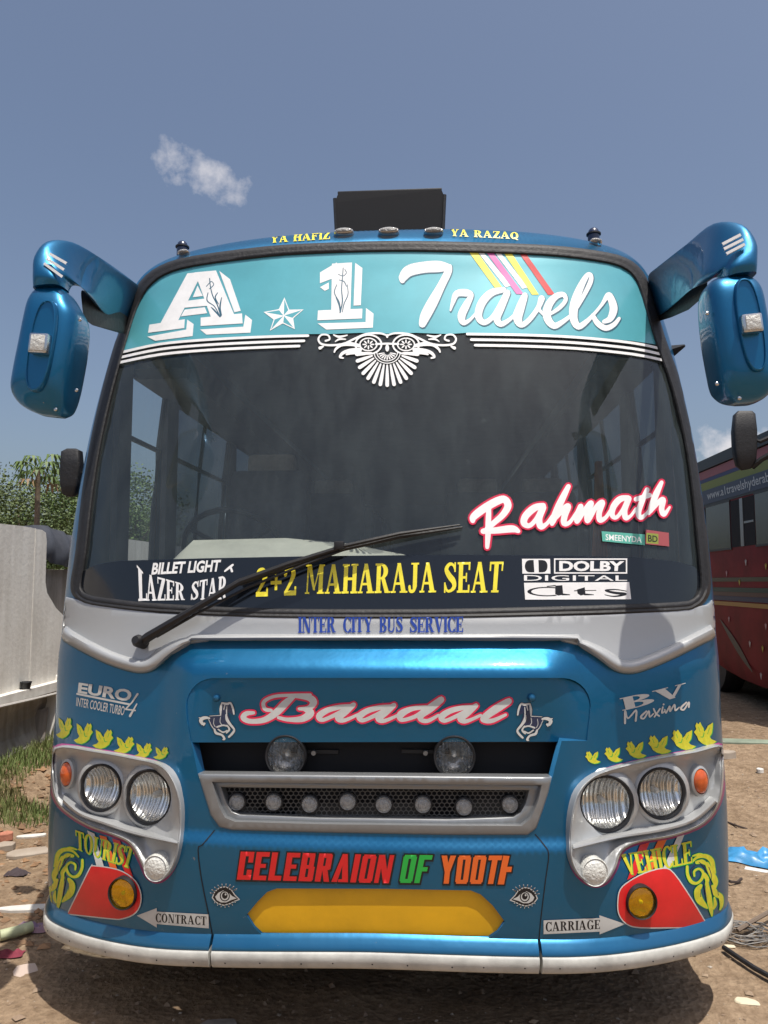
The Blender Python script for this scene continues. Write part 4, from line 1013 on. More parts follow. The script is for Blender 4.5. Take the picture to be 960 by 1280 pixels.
# band lettering
o = .0032
D('billet_light_lettering', [(white, warp(norm(sans('BILLET LIGHT', .035)), (191.5,703.5), (276.5,699.5), (274,714.5), (189,718.5))+strokes([(281,714,2),(286,710,3),(291,706,2.5)], [(288,708,2),(290,714,3)]))], off=o)
D('lazer_star_lettering', [(white, warp(norm(ser('L')), (171,706), (184.5,722), (184,750.5), (173,751.5))+warp(norm(ser('AZER')), (182,717), (232,730.5), (231,750), (183,751))+warp(norm(ser('STAR')), (240,727.5), (285,719), (283.5,749), (238.5,750)))], off=o)
D('seat_lettering', [(yellow, warp(norm(ser('2+2')), (320,710), (371,706.5), (370,744), (319,746))+warp(norm(ser('MAHARAJA', .02)), (383,706), (546,703), (545,741), (381,743))+warp(norm(ser('SEAT', .02)), (555.5,703), (629.5,702), (626.5,740.5), (555,741)))], off=o, label='yellow serif lettering 2+2 MAHARAJA SEAT')
def frame(x0, y0, x1, y1, w): return [[(x0, y0), (x1, y0), (x1, y0+w), (x0, y0+w)], [(x0, y1-w), (x1, y1-w), (x1, y1), (x0, y1)], [(x0, y0), (x0+w, y0), (x0+w, y1), (x0, y1)], [(x1-w, y0), (x1, y0), (x1, y1), (x1-w, y1)]]
dd = [(652.5,698.5),(687.5,698.5),(688,717),(653,717)]
dl = [[(667,700),(668,715.5),(662,715.5)]+[(661.5-5.5*math.cos(t), 707.8-7.6*math.sin(t)) for t in [(-1.2+.3*k) for k in range(9)]]+[(662,700)]]
dr = [[(673,700),(673.5,715.5),(678,715.5)]+[(679+5.5*math.cos(t), 707.8-7.6*math.sin(t)) for t in [(-1.2+.3*k) for k in range(9)]]+[(678,700)]]
D('sound_logo', [(white, [dd]), (black, dl+dr)], off=o, label='white box of two facing black D shapes')
D('dolby_lettering', [(white, frame(692.5, 698, 784, 717, 1.7)+warp(norm(sans('DOLBY', .04)), (699,701), (780.5,701.3), (779.5,714), (699,714)))], off=o)
D('digital_lettering', [(white, warp(norm(sans('DIGITAL', .005)), (655,718.8), (784,719.3), (784,726), (655,726)))], off=o)
bx_ = [(655,728.5),(786.5,727.5),(789,749),(656.5,749.5)]
def dt(cx, cy, w, h):  # flattened lower case shapes, heavy at their right
    return arc_ring(cx, cy, w, h, w*.80, h*.55, 60, 300, 14)
dts = arc_ring(684, 739.5, 25, 6, 20, 4.6, 60, 300, 16)+[[(694,732),(703,731.5),(704,743.5),(698,744.5),(694,743)]]+strokes([(703,743,2.5),(712,743.5,1.2)], [(694,732,1.6),(684,733,1)])
dts += [[(721,737),(731,734),(732,743),(726,744.5),(722,742)]]+strokes([(731,743,2.5),(742,743.5,1)], [(718,738.5,1.2),(745,738,1)])
dts += strokes([(783,739,1.2),(770,737,1.5),(757,738,2.2),(768,741,3.2),(782,742.5,3),(768,745.5,1.8),(756,743.5,1)], n=5)
D('dts_logo', [(white, [bx_]), (black, dts)], off=o, label='white box with wide black letters dts')
# belt
for w_, xa, xb in (('INTER', 372.5, 420), ('CITY', 429, 466), ('BUS', 474, 503.5), ('SERVICE', 512.5, 579)):
    D('service_lettering', [(navy, warp(norm(ser(w_, -.02)), (xa, 770.5), (xb, 770.2), (xb, 790.5), (xa, 791)))], off=.013)
# roof rim lettering
D('rim_lettering', [(yellow, warp(norm(ser('YA HAFIZ')), (337.5,294), (412,288.5), (412.5,298.5), (338,303.5)))], label='yellow serif lettering YA HAFIZ')
D('rim_lettering', [(yellow, warp(norm(ser('YA RAZAQ')), (563,286), (648,290.5), (648,300), (563,296)))], label='yellow serif lettering YA RAZAQ')
# left cheek
D('euro_lettering', [(offwhite, warp(norm(sans('EURO', .035)), (98.5,853), (166,862.5), (162.5,877.5), (97,866)))])
D('turbo_lettering', [(offwhite, strokes([(96.5,867.3,2.4),(162,880.5,2.4)], smooth=False)+warp(norm(sans('INTER COOLER TURBO', .01)), (96,871.5), (156.5,883), (154.5,894.5), (95,882.5))
   +strokes([(172,867.5,2.6),(165,878,1.8),(157,886.5,1.8),(169,888,1.8)], [(171,880,1.6),(167,887,2),(162.5,895,3)], smooth=False))])
D('bv_lettering', [(offwhite, warp(norm(ser('B')), (774.5,873), (814,864.5), (819,879), (778,888.5))+warp(norm(ser('V')), (815,864), (857,853.5), (858,868), (821,879)))])
MX = [[(781.3,904,2.6),(781.5,889,2.6),(785,898,1.8),(795,888,2.4),(794.5,901,2.6)], [(808,889,2),(801,896,2.6),(805,898,2),(811,889,2.2),(812,896,2),(817,892,1.6)], [(817,886,2),(820,892,2.2),(824,895,2)], [(825,886,2),(818,896,2)],
      [(828.5,884,2.2),(827.5,891,2.2),(831,889,1.4)], [(831,887,1.8),(832.5,891,2),(837,883,2.2),(837.5,889,2),(843,881,2.2),(844,888,2),(849,884,1.6)], [(858,878,2),(851,885,2.6),(855,887,2),(861,878,2.2),(861,884,2)]]
D('maxima_lettering', [(offwhite, strokes(*MX, n=4)+[ell(829.5,880.5,1.3,1.3,6)])])
# name panel
def sh(s, dx, dy=0): return [(x+dx, y+dy, w) for x, y, w in s]
a1 = [[(440,882.5,5),(424,884,6),(409,888,7),(399,895,8),(403,900,5),(418,894,5),(438,884,7)], [(442,881,6),(432,889,9),(423,897,9),(430,900.5,5),(448,893,3.5)]]
BA = [[(317,891,4),(308,892,6),(304,897,7),(312,901.5,6),(330,900,7),(345,891,9),(357,879,9),(368,870,5)], [(339,888,4),(331,886,5),(330,877,4.5),(343,870.5,4),(365,869,4),(388,868.5,3.5)],
      [(370,870,5),(386,872,8),(392,878,9),(386,885,6),(374,886,4)], [(380,886,5),(388,891,10),(378,898.5,8),(360,899.5,5),(348,897,4)]]+a1+[sh(s, 50.5, .5) for s in a1]
BA += [[(533,884,5),(515,886,6),(501,893,9),(502,900,5),(518,896,5),(531,888,6)], [(551.5,874.5,8),(538,885,10),(527,893,9),(526,899.5,6),(535,901,5),(548,894,3.5)]]+[sh(s, 153, 1) for s in a1]
BA += [[(636,876.5,8),(622,885,10),(609,894,9),(604,899.5,7),(615,901,5.5),(632,893.5,3.5)]]
po = lambda x, y: rec(x, y)+.0025
D('baadal_lettering', [(redp, strokes(*BA, extra=2.2, n=4)), (offwhite, strokes(*BA, n=5))], off=po, label='pale script word Baadal outlined in red')
hc_ = lambda pts: [(240+x/13.71, 865+y/13.71) for x, y in pts]
hw_ = lambda pts: [(240+x/13.71, 865+y/13.71, w/13.71) for x, y, w in pts]
HBODY = [hc_([(480,390),(330,405),(285,455),(340,590),(400,660),(500,600),(610,570),(660,480),(610,340),(690,390),(728,375),(690,230),(655,175),(520,185),(485,290)])]
HS = [hw_(q) for q in ([(510,185,20),(492,290,42),(490,400,18)], [(520,190,30),(600,205,42),(660,190,30),(700,280,34),(718,378,26)], [(598,250,14),(592,330,20),(596,400,14)], [(560,230,20),(545,300,14)],
   [(585,390,26),(600,470,50),(650,550,44),(722,640,34),(700,700,40),(632,770,34)], [(600,570,20),(640,640,34),(590,700,26)], [(430,600,30),(530,570,26),(620,590,24)],
   [(385,640,30),(415,705,44),(510,735,34),(555,800,40),(530,815,20)], [(450,640,22),(530,690,26),(600,660,22)], [(285,470,10),(340,590,14),(395,650,18)], [(300,412,9),(400,405,9),(485,402,12)], [(380,450,8),(370,540,10),(400,600,10)], [(490,430,9),(480,510,12),(510,560,10)], [(300,450,26),(250,440,46),(190,450,60),(150,490,60),(180,545,50)], [(120,440,12),(160,450,30)], [(215,540,36),(200,575,16)])]
D('horse_emblem', [(black, strokes(*HS, extra=.55, n=3)), (darkbl, HBODY), (offwhite, strokes(*HS, n=4))], off=po, label='white galloping horse facing right, left of the name')
HM = [[(939.5-x, y+1, w) for x, y, w in s] for s in HS]
D('horse_emblem', [(black, strokes(*HM, extra=.55, n=3)), (darkbl, [[(939.5-x, y+1) for x, y in p] for p in HBODY]), (offwhite, strokes(*HM, n=4))], off=po, label='white galloping horse facing left, right of the name')
for x in (272, 664):
    M = on_skin(x, 872, -.036, .6); bm = bmesh.new(); lathe(bm, [(.013, 0), (.013, .012), (.009, .02), (.001, .023)], 14); from_bm('name_panel_knob', bm, blue, bus, M)
# bumper slogan
BLK = {'C': [rc(0, 0, .26, 1), rc(0, .84, .62, 1), rc(0, 0, .62, .16), rc(.4, .62, .62, 1), rc(.4, 0, .62, .36)], 'E': [rc(0, 0, .26, 1), rc(0, .84, .6, 1), rc(0, 0, .6, .16), rc(0, .44, .5, .58)],
 'L': [rc(0, 0, .26, 1), rc(0, 0, .58, .17)], 'B': [rc(0, 0, .26, 1), rc(0, .85, .56, 1), rc(0, 0, .6, .15), rc(0, .45, .58, .58), rc(.36, .5, .58, .96), rc(.38, .04, .64, .52)],
 'R': [rc(0, 0, .26, 1), rc(0, .85, .58, 1), rc(0, .42, .58, .56), rc(.36, .45, .62, .96), [(.24, .46), (.48, .46), (.66, 0), (.42, 0)]], 'A': [[(.30, 1), (.46, 1), (.26, 0), (0, 0)], [(.30, 1), (.52, 1), (.76, 0), (.48, 0)], rc(.3, .0, .6, .1)],
 'I': [rc(0, 0, .26, 1)], 'O': [rc(0, .06, .25, .94), rc(.37, .06, .62, .94), rc(.05, .86, .57, 1), rc(.05, 0, .57, .14)], 'N': [rc(0, 0, .2, 1), rc(.48, 0, .68, 1), [(0, 1), (.26, 1), (.68, 0), (.42, 0)]],
 'F': [rc(0, 0, .26, 1), rc(0, .84, .6, 1), rc(0, .42, .5, .57)], 'Y': [[(0, 1), (.26, 1), (.44, .42), (.24, .36)], [(.42, 1), (.68, 1), (.46, .38), (.24, .42)], rc(.22, 0, .47, .46)], 'T': [rc(0, .84, .62, 1), rc(.18, 0, .44, 1)]}
def slog(t, m, tl, tr, br, bl):
    x = 0; ps = []
    for ch in t:
        for p in BLK[ch]: ps.append([(a+x, b) for a, b in p])
        x += max(a for p in BLK[ch] for a, b in p)+.10
    x -= .10
    a = warp([[(u/x, v) for u, v in p] for p in ps], tl, tr, br, bl)
    return [inset(p if area(p) > 0 else p[::-1], -1.7) for p in a], a
b1, f1 = slog('CELEBRAION', red, (301,1064.5), (493,1069), (486,1104), (296,1099.5))
b2, f2 = slog('OF', green, (505,1068.5), (541,1069), (533,1104), (499,1103.5))
b3, f3 = slog('YOOT', orange, (552,1069.5), (628,1069.5), (621,1105), (549,1104.5))
hs3 = [[(629,1069.5),(637,1070),(634,1083.5),(640,1083.5),(639,1090),(633,1090),(630,1105.5),(622,1105.5)]]
sho = lambda p: [(x+.6, y+.8) for x, y in p]
D('slogan_lettering', [(black, b1+b2+b3+[inset(h, -2) for h in hs3]+[sho(p) for p in b1+b2+b3]), (red, f1), (green, f2), (orange, f3+hs3)], label='red, green and orange slogan CELEBRAION OF YOOTH outlined in black')
# tourist vehicle lettering over three ribbons
RBL = [(offwhite, [[(109,1038),(118,1042),(131,1087),(121,1084)]]), (orange, [[(124,1044),(133,1046),(147,1088),(138,1086)]]), (red, [[(140,1048),(150,1051),(168,1101),(157,1093)]])]
RBR = [(red, [[(800,1056),(812,1053),(795,1094),(784,1100)]]), (orange, [[(823,1050),(834,1048),(816,1087),(803,1091)]]), (offwhite, [[(847,1045),(856,1042),(839,1085),(828,1087)]])]
def outl(ps, d=.9): return [inset(p if area(p) > 0 else p[::-1], -d) for p in ps]
tl_ = warp(norm(ser('TOURIST', -.01)), (94,1037), (169.5,1059.5), (162,1086), (95.5,1062), bow=-1)
D('tourist_lettering', RBL+[(green, [[(x+.9, y+.9) for x, y in p] for p in tl_]), (lime, tl_)], off=.0030, label='lime lettering TOURIST over grey, orange and red ribbons')
vl_ = warp(norm(ser('VEHICLE', -.01)), (775,1067.5), (864,1050.5), (865.5,1079), (783,1094.5), bow=-1)
D('vehicle_lettering', RBR+[(green, [[(x+.9, y+.9) for x, y in p] for p in vl_]), (lime, vl_)], off=.0030, label='lime lettering VEHICLE over red, orange and grey ribbons')
ARL = [(171,1144.5),(196,1135),(196,1139.5),(260.5,1143),(261,1160.5),(196,1155),(196,1159.5)]
D('contract_arrow', [(offwhite, [ARL]), (black, warp(norm(ser('CONTRACT')), (194.5,1141.3), (258,1145.5), (258,1157), (194.5,1152.8)))], label='grey arrow pointing left with the word CONTRACT')
ARR = [(679.5,1150.5),(749.5,1147.5),(749,1144),(781.5,1155),(749.5,1168),(749.5,1164.5),(679.5,1167.8)]
D('carriage_arrow', [(offwhite, [ARR]), (black, warp(norm(ser('CARRIAGE')), (682,1152.5), (750,1149.5), (750,1161.5), (682,1164.8)))], label='grey arrow pointing right with the word CARRIAGE')
# eyes
def eye(cx, cy, m):
    f = lambda pts: [(cx+x*m, y+cy) for x, y in pts]
    al = f([(-15,2),(-12,-5),(-6,-10),(1,-11),(8,-7),(12,-1),(17,4),(12,6),(6,9),(-1,11),(-8,9),(-12,6)])
    al2 = f([(-12,1),(-8,-4),(-2,-7),(4,-5),(9,0),(15,3),(8,5),(2,8),(-5,8),(-10,5)])
    lash = []
    for k in range(9):
        a = R(195+k*16); lash += strokes([(cx+m*(13*math.cos(a)), cy+10*math.sin(a), 1.4), (cx+m*(17.5*math.cos(a)), cy+14*math.sin(a), .7)], smooth=False)
    for k in range(7):
        a = R(35+k*18); lash += strokes([(cx+m*(11*math.cos(a)), cy+9*math.sin(a), 1.2), (cx+m*(15*math.cos(a)), cy+13*math.sin(a), .7)], smooth=False)
    halo = [[(cx+(x-cx)*1.08, cy+(y-cy)*1.10) for x, y in p] for p in lash]
    D('eye_emblem', [(offwhite, halo+[inset(al, -1.2)]), (black, lash+[al]), (offwhite, [al2]), (black, [ell(cx, cy, 6.4, 6.8, 16)]), (offwhite, [ell(cx, cy, 5, 5.5, 14)]), (black, [ell(cx, cy-.5, 3.6, 4.2, 12)]), (offwhite, [ell(cx+1, cy-2, 1.2, 1.4, 6)])],
      label='black and white eye emblem on the %s of the bumper' % ('left' if m > 0 else 'right'))
eye(281, 1120, 1); eye(656, 1121, -1)
# doves
DV = [(0,.42),(.1,.30),(.06,.16),(.12,.02),(.2,.10),(.27,.0),(.33,.12),(.42,.25),(.45,.42),(.55,.30),(.62,.16),(.78,.06),(.84,.02),(.83,.25),(.8,.45),(.7,.62),(.78,.72),(1.0,.80),(.86,.92),(.6,.98),(.38,.9),(.2,.76),(.14,.60)]
def dove(x0, y0, w, h, m):
    p = [(x0+(u if m > 0 else 1-u)*w, y0+v*h) for u, v in DV]; g = (lambda u, v: (x0+(u if m > 0 else 1-u)*w, y0+v*h))
    ln = strokes([(*g(.45, .45), 1.0), (*g(.4, .62), 1.0), (*g(.3, .62), .8)], [(*g(.2, .2), .6), (*g(.26, .4), .6)], [(*g(.7, .25), .6), (*g(.6, .5), .6)])
    D('dove', [(green, [[(a+.8, b+.8) for a, b in p]]), (lime, [p]), (green, ln)], label=None)
for cx, cy, w, h in ((80,910,20,27),(104,917,24,27),(128.5,924,26,25),(155,931.5,26,22),(178.5,938.5,23,20),(201,941.5,19,16)): dove(cx-w/2, cy-h/2, w, h, -1)
for cx, cy, w, h in ((741,947,19,16),(767,943.5,23,19),(795,937.5,26,22),(824.5,931,29,24),(854.5,925,31,26),(881.5,917.5,28,30)): dove(cx-w/2, cy-h/2, w, h, 1)
# leaf scrolls
SC = [[(864,1079,2),(871,1072,3),(881,1070,5),(889,1075,6),(892,1086,4.5),(894,1091,2)], [(859,1083,3),(859.5,1093,3.5),(864,1102,4),(871,1104,3),(877,1099,3),(879,1091,3),(874,1086,2.5),(868,1089,2.5),(868,1095,2)],
      [(884,1080,5),(889,1091,7),(894,1101,7),(894,1109,3)], [(876,1107,4),(872,1114,8),(874,1124,9),(880,1131,6),(884,1135,2)], [(884,1103,3),(885,1114,6),(887,1126,6.5),(889,1138,4.5),(890,1145,1.5)], [(891,1108,4),(895,1117,7),(901,1121,6),(902,1131,4),(900,1137,1.5)],
      [(866,1070,1.5),(874,1068,3),(880,1069,2)], [(880,1093,5),(884,1099,5),(883,1106,3)], [(893,1122,2),(894,1130,4),(892,1136,2)], [(871,1078,4),(878,1077,5),(884,1081,3)]]
S2 = [[(880,1104,1.1),(882,1116,1.1),(884,1128,.7)], [(888,1106,1.1),(891,1118,1)], [(874,1078,1),(880,1083,1.2),(885,1092,1)], [(886,1084,1),(889,1093,1),(889,1101,.8)], [(869,1082,1),(864,1088,1.2),(865,1097,1)], [(876,1112,.8),(876,1121,.9)], [(897,1112,.8),(898,1119,.9)]]
D('leaf_scroll', [(green, strokes(*SC, extra=.6, n=4)), (lime, strokes(*SC, n=5)), (darkbl, strokes(*S2, n=4))], label='lime leaf scroll at the right corner of the bus')
def mv(ss): return [[(962-x, y-8, w*.92) for x, y, w in s] for s in ss]
D('leaf_scroll', [(green, strokes(*mv(SC), extra=.6, n=4)), (lime, strokes(*mv(SC), n=5)), (darkbl, strokes(*mv(S2), n=4))], label='lime leaf scroll at the left corner of the bus')
#%%PART4

# ================================================================== THE YARD
def G(px, py, z=0.):
    d = ray(px, py); return EYE+d*((z-EYE.z)/d.z)
from mathutils import noise as mn
def gh(x, y):
    h = .035*mn.noise(Vector((x*.7, y*.7, 0)))+.020*mn.noise(Vector((x*3.1, y*3.1, 4)))+.009*mn.noise(Vector((x*11, y*11, 2)))
    near = 1-sm(12, 18, max(abs(x), abs(y-5)))
    return h*near + .17*sm(2.15, 2.9, -x)*(1-sm(14, 30, y))*(1-sm(3.4, 6, -x)*.6) + .03*sm(2.2, 3.2, x)*near
def dirt(name):
    m = bpy.data.materials.new(name); m.use_nodes = True; nt = m.node_tree; n = nt.nodes; l = nt.links; b = n['Principled BSDF']
    b.inputs['Roughness'].default_value = .95; b.inputs['Specular IOR Level'].default_value = .2
    t = n.new('ShaderNodeTexCoord')
    def nz(s, d=6, r=.6):
        q = n.new('ShaderNodeTexNoise'); q.inputs['Scale'].default_value = s; q.inputs['Detail'].default_value = d; q.inputs['Roughness'].default_value = r; l.new(t.outputs['Object'], q.inputs['Vector']); return q
    a = nz(1.1); c = nz(17, 8, .7); v = n.new('ShaderNodeTexVoronoi'); v.inputs['Scale'].default_value = 46; l.new(t.outputs['Object'], v.inputs['Vector'])
    r = n.new('ShaderNodeValToRGB'); e = r.color_ramp.elements; e[0].position = .3; e[0].color = (.20, .138, .088, 1); e[1].position = .72; e[1].color = (.36, .27, .185, 1)
    k = e.new(.5); k.color = (.285, .208, .138, 1); l.new(a.outputs[0], r.inputs[0])
    r2 = n.new('ShaderNodeValToRGB'); e = r2.color_ramp.elements; e[0].position = .35; e[0].color = (.55, .5, .46, 1); e[1].position = .65; e[1].color = (1.12, 1.1, 1.08, 1); l.new(c.outputs[0], r2.inputs[0])
    mx = n.new('ShaderNodeMixRGB'); mx.blend_type = 'MULTIPLY'; mx.inputs[0].default_value = .85; l.new(r.outputs[0], mx.inputs[1]); l.new(r2.outputs[0], mx.inputs[2])
    l.new(mx.outputs[0], b.inputs['Base Color'])
    ad = n.new('ShaderNodeMath'); ad.operation = 'ADD'; l.new(c.outputs[0], ad.inputs[0]); m2 = n.new('ShaderNodeMath'); m2.operation = 'MULTIPLY'; m2.inputs[1].default_value = .5; l.new(v.outputs[0], m2.inputs[0]); l.new(m2.outputs[0], ad.inputs[1])
    bp = n.new('ShaderNodeBump'); bp.inputs['Strength'].default_value = .9; bp.inputs['Distance'].default_value = .02; l.new(ad.outputs[0], bp.inputs['Height']); l.new(bp.outputs[0], b.inputs['Normal'])
    return m
dirtm = dirt('yard dirt')
def axis(c0, c1, st, far):
    a = []; x = c0
    while x <= c1+1e-6: a.append(x); x += st
    g = st; x = c0; lo_ = []
    while x > -far: g *= 1.35; x -= g; lo_.append(x)
    g = st; x = a[-1]; hi = []
    while x < far: g *= 1.35; x += g; hi.append(x)
    return list(reversed(lo_))+a+hi
xs_ = axis(-4.2, 5.0, .05, 1500); ys_ = axis(1.0, 10.5, .05, 1500)
V = [(x, y, gh(x, y)) for y in ys_ for x in xs_]; m_ = len(xs_)
F = [(j*m_+i, j*m_+i+1, (j+1)*m_+i+1, (j+1)*m_+i) for j in range(len(ys_)-1) for i in range(m_-1)]
tag(mesh('ground', V, F, dirtm, angle=180), kind='structure')

# clods and pebbles
def pebbles(name, n, region, smin, smax, m, kind='stuff', seed=1):
    rnd = random.Random(seed); V = []; F = []
    base = [(0, 0, 1), (1, 0, 0), (0, 1, 0), (-1, 0, 0), (0, -1, 0), (0, 0, -1)]; fs = [(0, 1, 2), (0, 2, 3), (0, 3, 4), (0, 4, 1), (5, 2, 1), (5, 3, 2), (5, 4, 3), (5, 1, 4)]
    for _ in range(n):
        x, y = region(rnd); s = smin+(smax-smin)*rnd.random()**3; a = rnd.random()*6.3; b = len(V); fl = .35+.4*rnd.random(); st = .6+rnd.random()*.9
        for p in base:
            k = s*(.75+.5*rnd.random()); X_ = p[0]*k*st; Y_ = p[1]*k
            V.append((x+X_*math.cos(a)-Y_*math.sin(a), y+X_*math.sin(a)+Y_*math.cos(a), gh(x, y)+p[2]*k*fl+s*fl*.3))
        F += [tuple(b+i for i in f) for f in fs]
    return tag(mesh(name, V, F, m, smooth=False), kind=kind)
clod = mat('dry clod', (.34, .25, .17), .95, noise=.3, nscale=2, col2=(.20, .14, .10))
stone = mat('pale grit', (.45, .40, .34), .9, noise=.3, nscale=2, col2=(.26, .2, .15))
reg = lambda r: (r.uniform(-3.2, 4.6), 2.2+8*r.random()**1.5)
pebbles('clods', 7000, reg, .003, .020, clod, seed=3); pebbles('grit', 3600, reg, .002, .009, stone, seed=5)
pebbles('leaf_litter', 1800, lambda r: (r.uniform(-3.0, -1.35), r.uniform(3.2, 6.5)), .006, .035, mat('dry litter', (.33, .19, .10), .9, noise=.4, nscale=4, col2=(.12, .08, .05)), seed=9)

# grass on the bank
gm = mat('grass blades', (.12, .19, .045), .7, noise=.4, nscale=1.5, col2=(.17, .14, .06))
rnd = random.Random(4); V = []; F = []
for _ in range(22000):
    x = -rnd.uniform(2.15, 3.0); y = rnd.uniform(3.6, 8.5)
    if mn.noise(Vector((x*2.2, y*2.2, 9)))+.9*(-x-2.5) < -.12+.35*rnd.random(): continue
    h = rnd.uniform(.02, .085)*(1+.8*max(0, mn.noise(Vector((x*4, y*4, 3)))*2)); a = rnd.random()*6.3; w = .003; lx, ly = math.cos(a)*h*.6*rnd.random(), math.sin(a)*h*.6*rnd.random(); z = gh(x, y); b = len(V); px_, py_ = -math.sin(a)*w, math.cos(a)*w
    V += [(x-px_, y-py_, z), (x+px_, y+py_, z), (x+lx*.4+px_*.8, y+ly*.4+py_*.8, z+h*.6), (x+lx*.4-px_*.8, y+ly*.4-py_*.8, z+h*.6), (x+lx, y+ly, z+h)]
    F += [(b, b+1, b+2, b+3), (b+3, b+2, b+4)]
tag(mesh('grass', V, F, gm, smooth=False), kind='stuff')

# concrete walls along the left
def conc(name, c, c2, wet=.35):
    m = mat(name, c, .9, noise=.2, nscale=3, col2=c2, bump=.22, bscale=26); nt = m.node_tree; n = nt.nodes; l = nt.links; b = n['Principled BSDF']
    src = b.inputs['Base Color'].links[0].from_socket; t = n.new('ShaderNodeTexCoord'); mp = n.new('ShaderNodeMapping'); mp.inputs['Scale'].default_value = (9, 9, .9); l.new(t.outputs['Object'], mp.inputs[0])
    q = n.new('ShaderNodeTexNoise'); q.inputs['Scale'].default_value = 1.3; q.inputs['Detail'].default_value = 7; l.new(mp.outputs[0], q.inputs['Vector'])
    r = n.new('ShaderNodeValToRGB'); r.color_ramp.elements[0].position = .38; r.color_ramp.elements[0].color = (1-wet, 1-wet*1.05, 1-wet*1.15, 1); r.color_ramp.elements[1].position = .62; l.new(q.outputs[0], r.inputs[0])
    mx = n.new('ShaderNodeMixRGB'); mx.blend_type = 'MULTIPLY'; mx.inputs[0].default_value = 1; l.new(src, mx.inputs[1]); l.new(r.outputs[0], mx.inputs[2]); l.new(mx.outputs[0], b.inputs['Base Color']); return m
wallm = conc('pale plaster', (.80, .78, .73), (.70, .67, .62), .14); basem = conc('rough foundation', (.50, .47, .43), (.30, .28, .26), .35)
greybrick = conc('grey rubble', (.38, .35, .32), (.25, .22, .2), .3)
wall = empty('boundary_wall', (-3.1, 4, 0), 'pale plastered boundary wall left of the bus, its far end broken off in a slope', 'wall')
rnd = random.Random(2); topl = [(-4+k*.25, 1.925+rnd.uniform(-.012, .012)) for k in range(0, 40)]
bm = bmesh.new(); prism(bm, topl+[(5.99, 1.93), (6.0, .66), (-4, .66)], -3.15, -3.0); from_bm('wall_slab', bm, wallm, wall, smooth=False)
bm = bmesh.new(); prism(bm, [(5.98, 1.925), (6.08, 1.925), (6.14, 1.905), (6.16, 1.84), (6.165, 1.5), (6.2, 1.41), (6.36, 1.28), (6.6, 1.16), (6.8, 1.0), (6.8, .66), (5.98, .66)], -3.15, -2.996); from_bm('end_pier', bm, wallm, wall, smooth=False)
bm = bmesh.new(); prism(bm, [(-4, .60), (-4, .672), (8, .672), (8, .60)], -3.16, -2.93); o = from_bm('ledge', bm, wallm, wall, smooth=False)
bm = bmesh.new()
r_ = []; rnd = random.Random(8)
for j in range(7):
    z = .0+.60*j/6
    r_.append([bm.verts.new((-3.06+.05*mn.noise(Vector((k*.6, j*.9, 1)))+(.05*(j < 3)), -4+k*.25, z)) for k in range(49)])
for a, b in zip(r_, r_[1:]):
    for k in range(48): bm.faces.new((a[k], a[k+1], b[k+1], b[k]))
from_bm('foundation', bm, basem, wall, smooth=False)
fw = empty('far_wall', (-3.1, 7.4, 0), 'pale boundary wall continuing behind the bus, seen through the driver window', 'wall')
bm = bmesh.new(); prism(bm, [(7.25, 0), (7.25, 1.95), (40, 1.95), (40, 0)], -3.18, -3.02); from_bm('wall_slab', bm, wallm, fw, smooth=False)
bm = bmesh.new(); prism(bm, [(6.2, 0), (6.2, 1.60), (7.25, 1.62), (7.25, 0)], -3.42, -3.30); from_bm('low_wall', bm, greybrick, fw, smooth=False)
# dark cloth over the gap
V = []; F = []
for j in range(9):
    for i in range(15):
        u, v = i/14, j/8; y = 6.25+u*1.05; z = 1.97-.24*v-.10*v*math.sin(u*3.1)+.03*math.sin(u*5)
        V.append((-3.26+.10*math.sin(v*2.2)+.025*math.sin(u*22+v*3), y, z))
for j in range(8):
    for i in range(14): k = j*15+i; F.append((k, k+1, k+16, k+15))
tag(mesh('tarpaulin', V, F, mat('dark grey tarpaulin', (.055, .06, .075), .7, noise=.3, nscale=6)), 'dark grey tarpaulin draped over the low wall beyond the broken pier', 'tarpaulin')
bm = bmesh.new(); tube(bm, [(-2.905, y, .605+.02*math.sin(y*1.7)) for y in [1+k*.4 for k in range(18)]], .011, 6); tag(from_bm('pipe', bm, mat('pale pipe', (.45, .43, .40), .6)), 'thin pale pipe running under the wall ledge', 'pipe')
q = U(44, 867, 5.86); bm = bmesh.new(); lathe(bm, [(.030, 0), (.040, .05), (.045, .052), (.043, .058), (.034, .052)], 14); tag(from_bm('pot', bm, blackp, None, Matrix.Translation((-2.96, 5.86, .672))), 'small black pot standing on the wall ledge', 'pot')
def slab(name, px, py, w, h, t, rx, rz, m, label, cat, z=None, jag=.15, seed=0, group=None, bev=.004):
    """an irregular flat piece lying or leaning on the ground"""
    rnd = random.Random(seed); p = G(px, py, .02); z0 = gh(p.x, p.y) if z is None else z
    n = 9; pts = []
    for k in range(n):
        a = 2*math.pi*k/n; ex = 4; r1 = (abs(math.cos(a))**ex+abs(math.sin(a))**ex)**(-1/ex); pts.append((w/2*math.cos(a)*r1*(1-jag*rnd.random()), h/2*math.sin(a)*r1*(1-jag*rnd.random())))
    bm = bmesh.new(); a = [bm.verts.new((x, y, t+t*.3*rnd.random())) for x, y in pts]; b = [bm.verts.new((x*1.02, y*1.02, 0)) for x, y in pts]
    bm.faces.new(a); bm.faces.new(list(reversed(b)))
    for i in range(n): bm.faces.new((a[i], b[i], b[(i+1) % n], a[(i+1) % n]))
    bmesh.ops.recalc_face_normals(bm, faces=bm.faces)
    if bev: bmesh.ops.bevel(bm, geom=bm.edges[:], offset=bev, segments=1, affect='EDGES')
    o = from_bm(name, bm, m, None, Matrix.Translation((p.x, p.y, z0-.002)) @ Matrix.Rotation(R(rz), 4, 'Z') @ Matrix.Rotation(R(rx), 4, 'X'), smooth=False)
    return tag(o, label, cat, group)
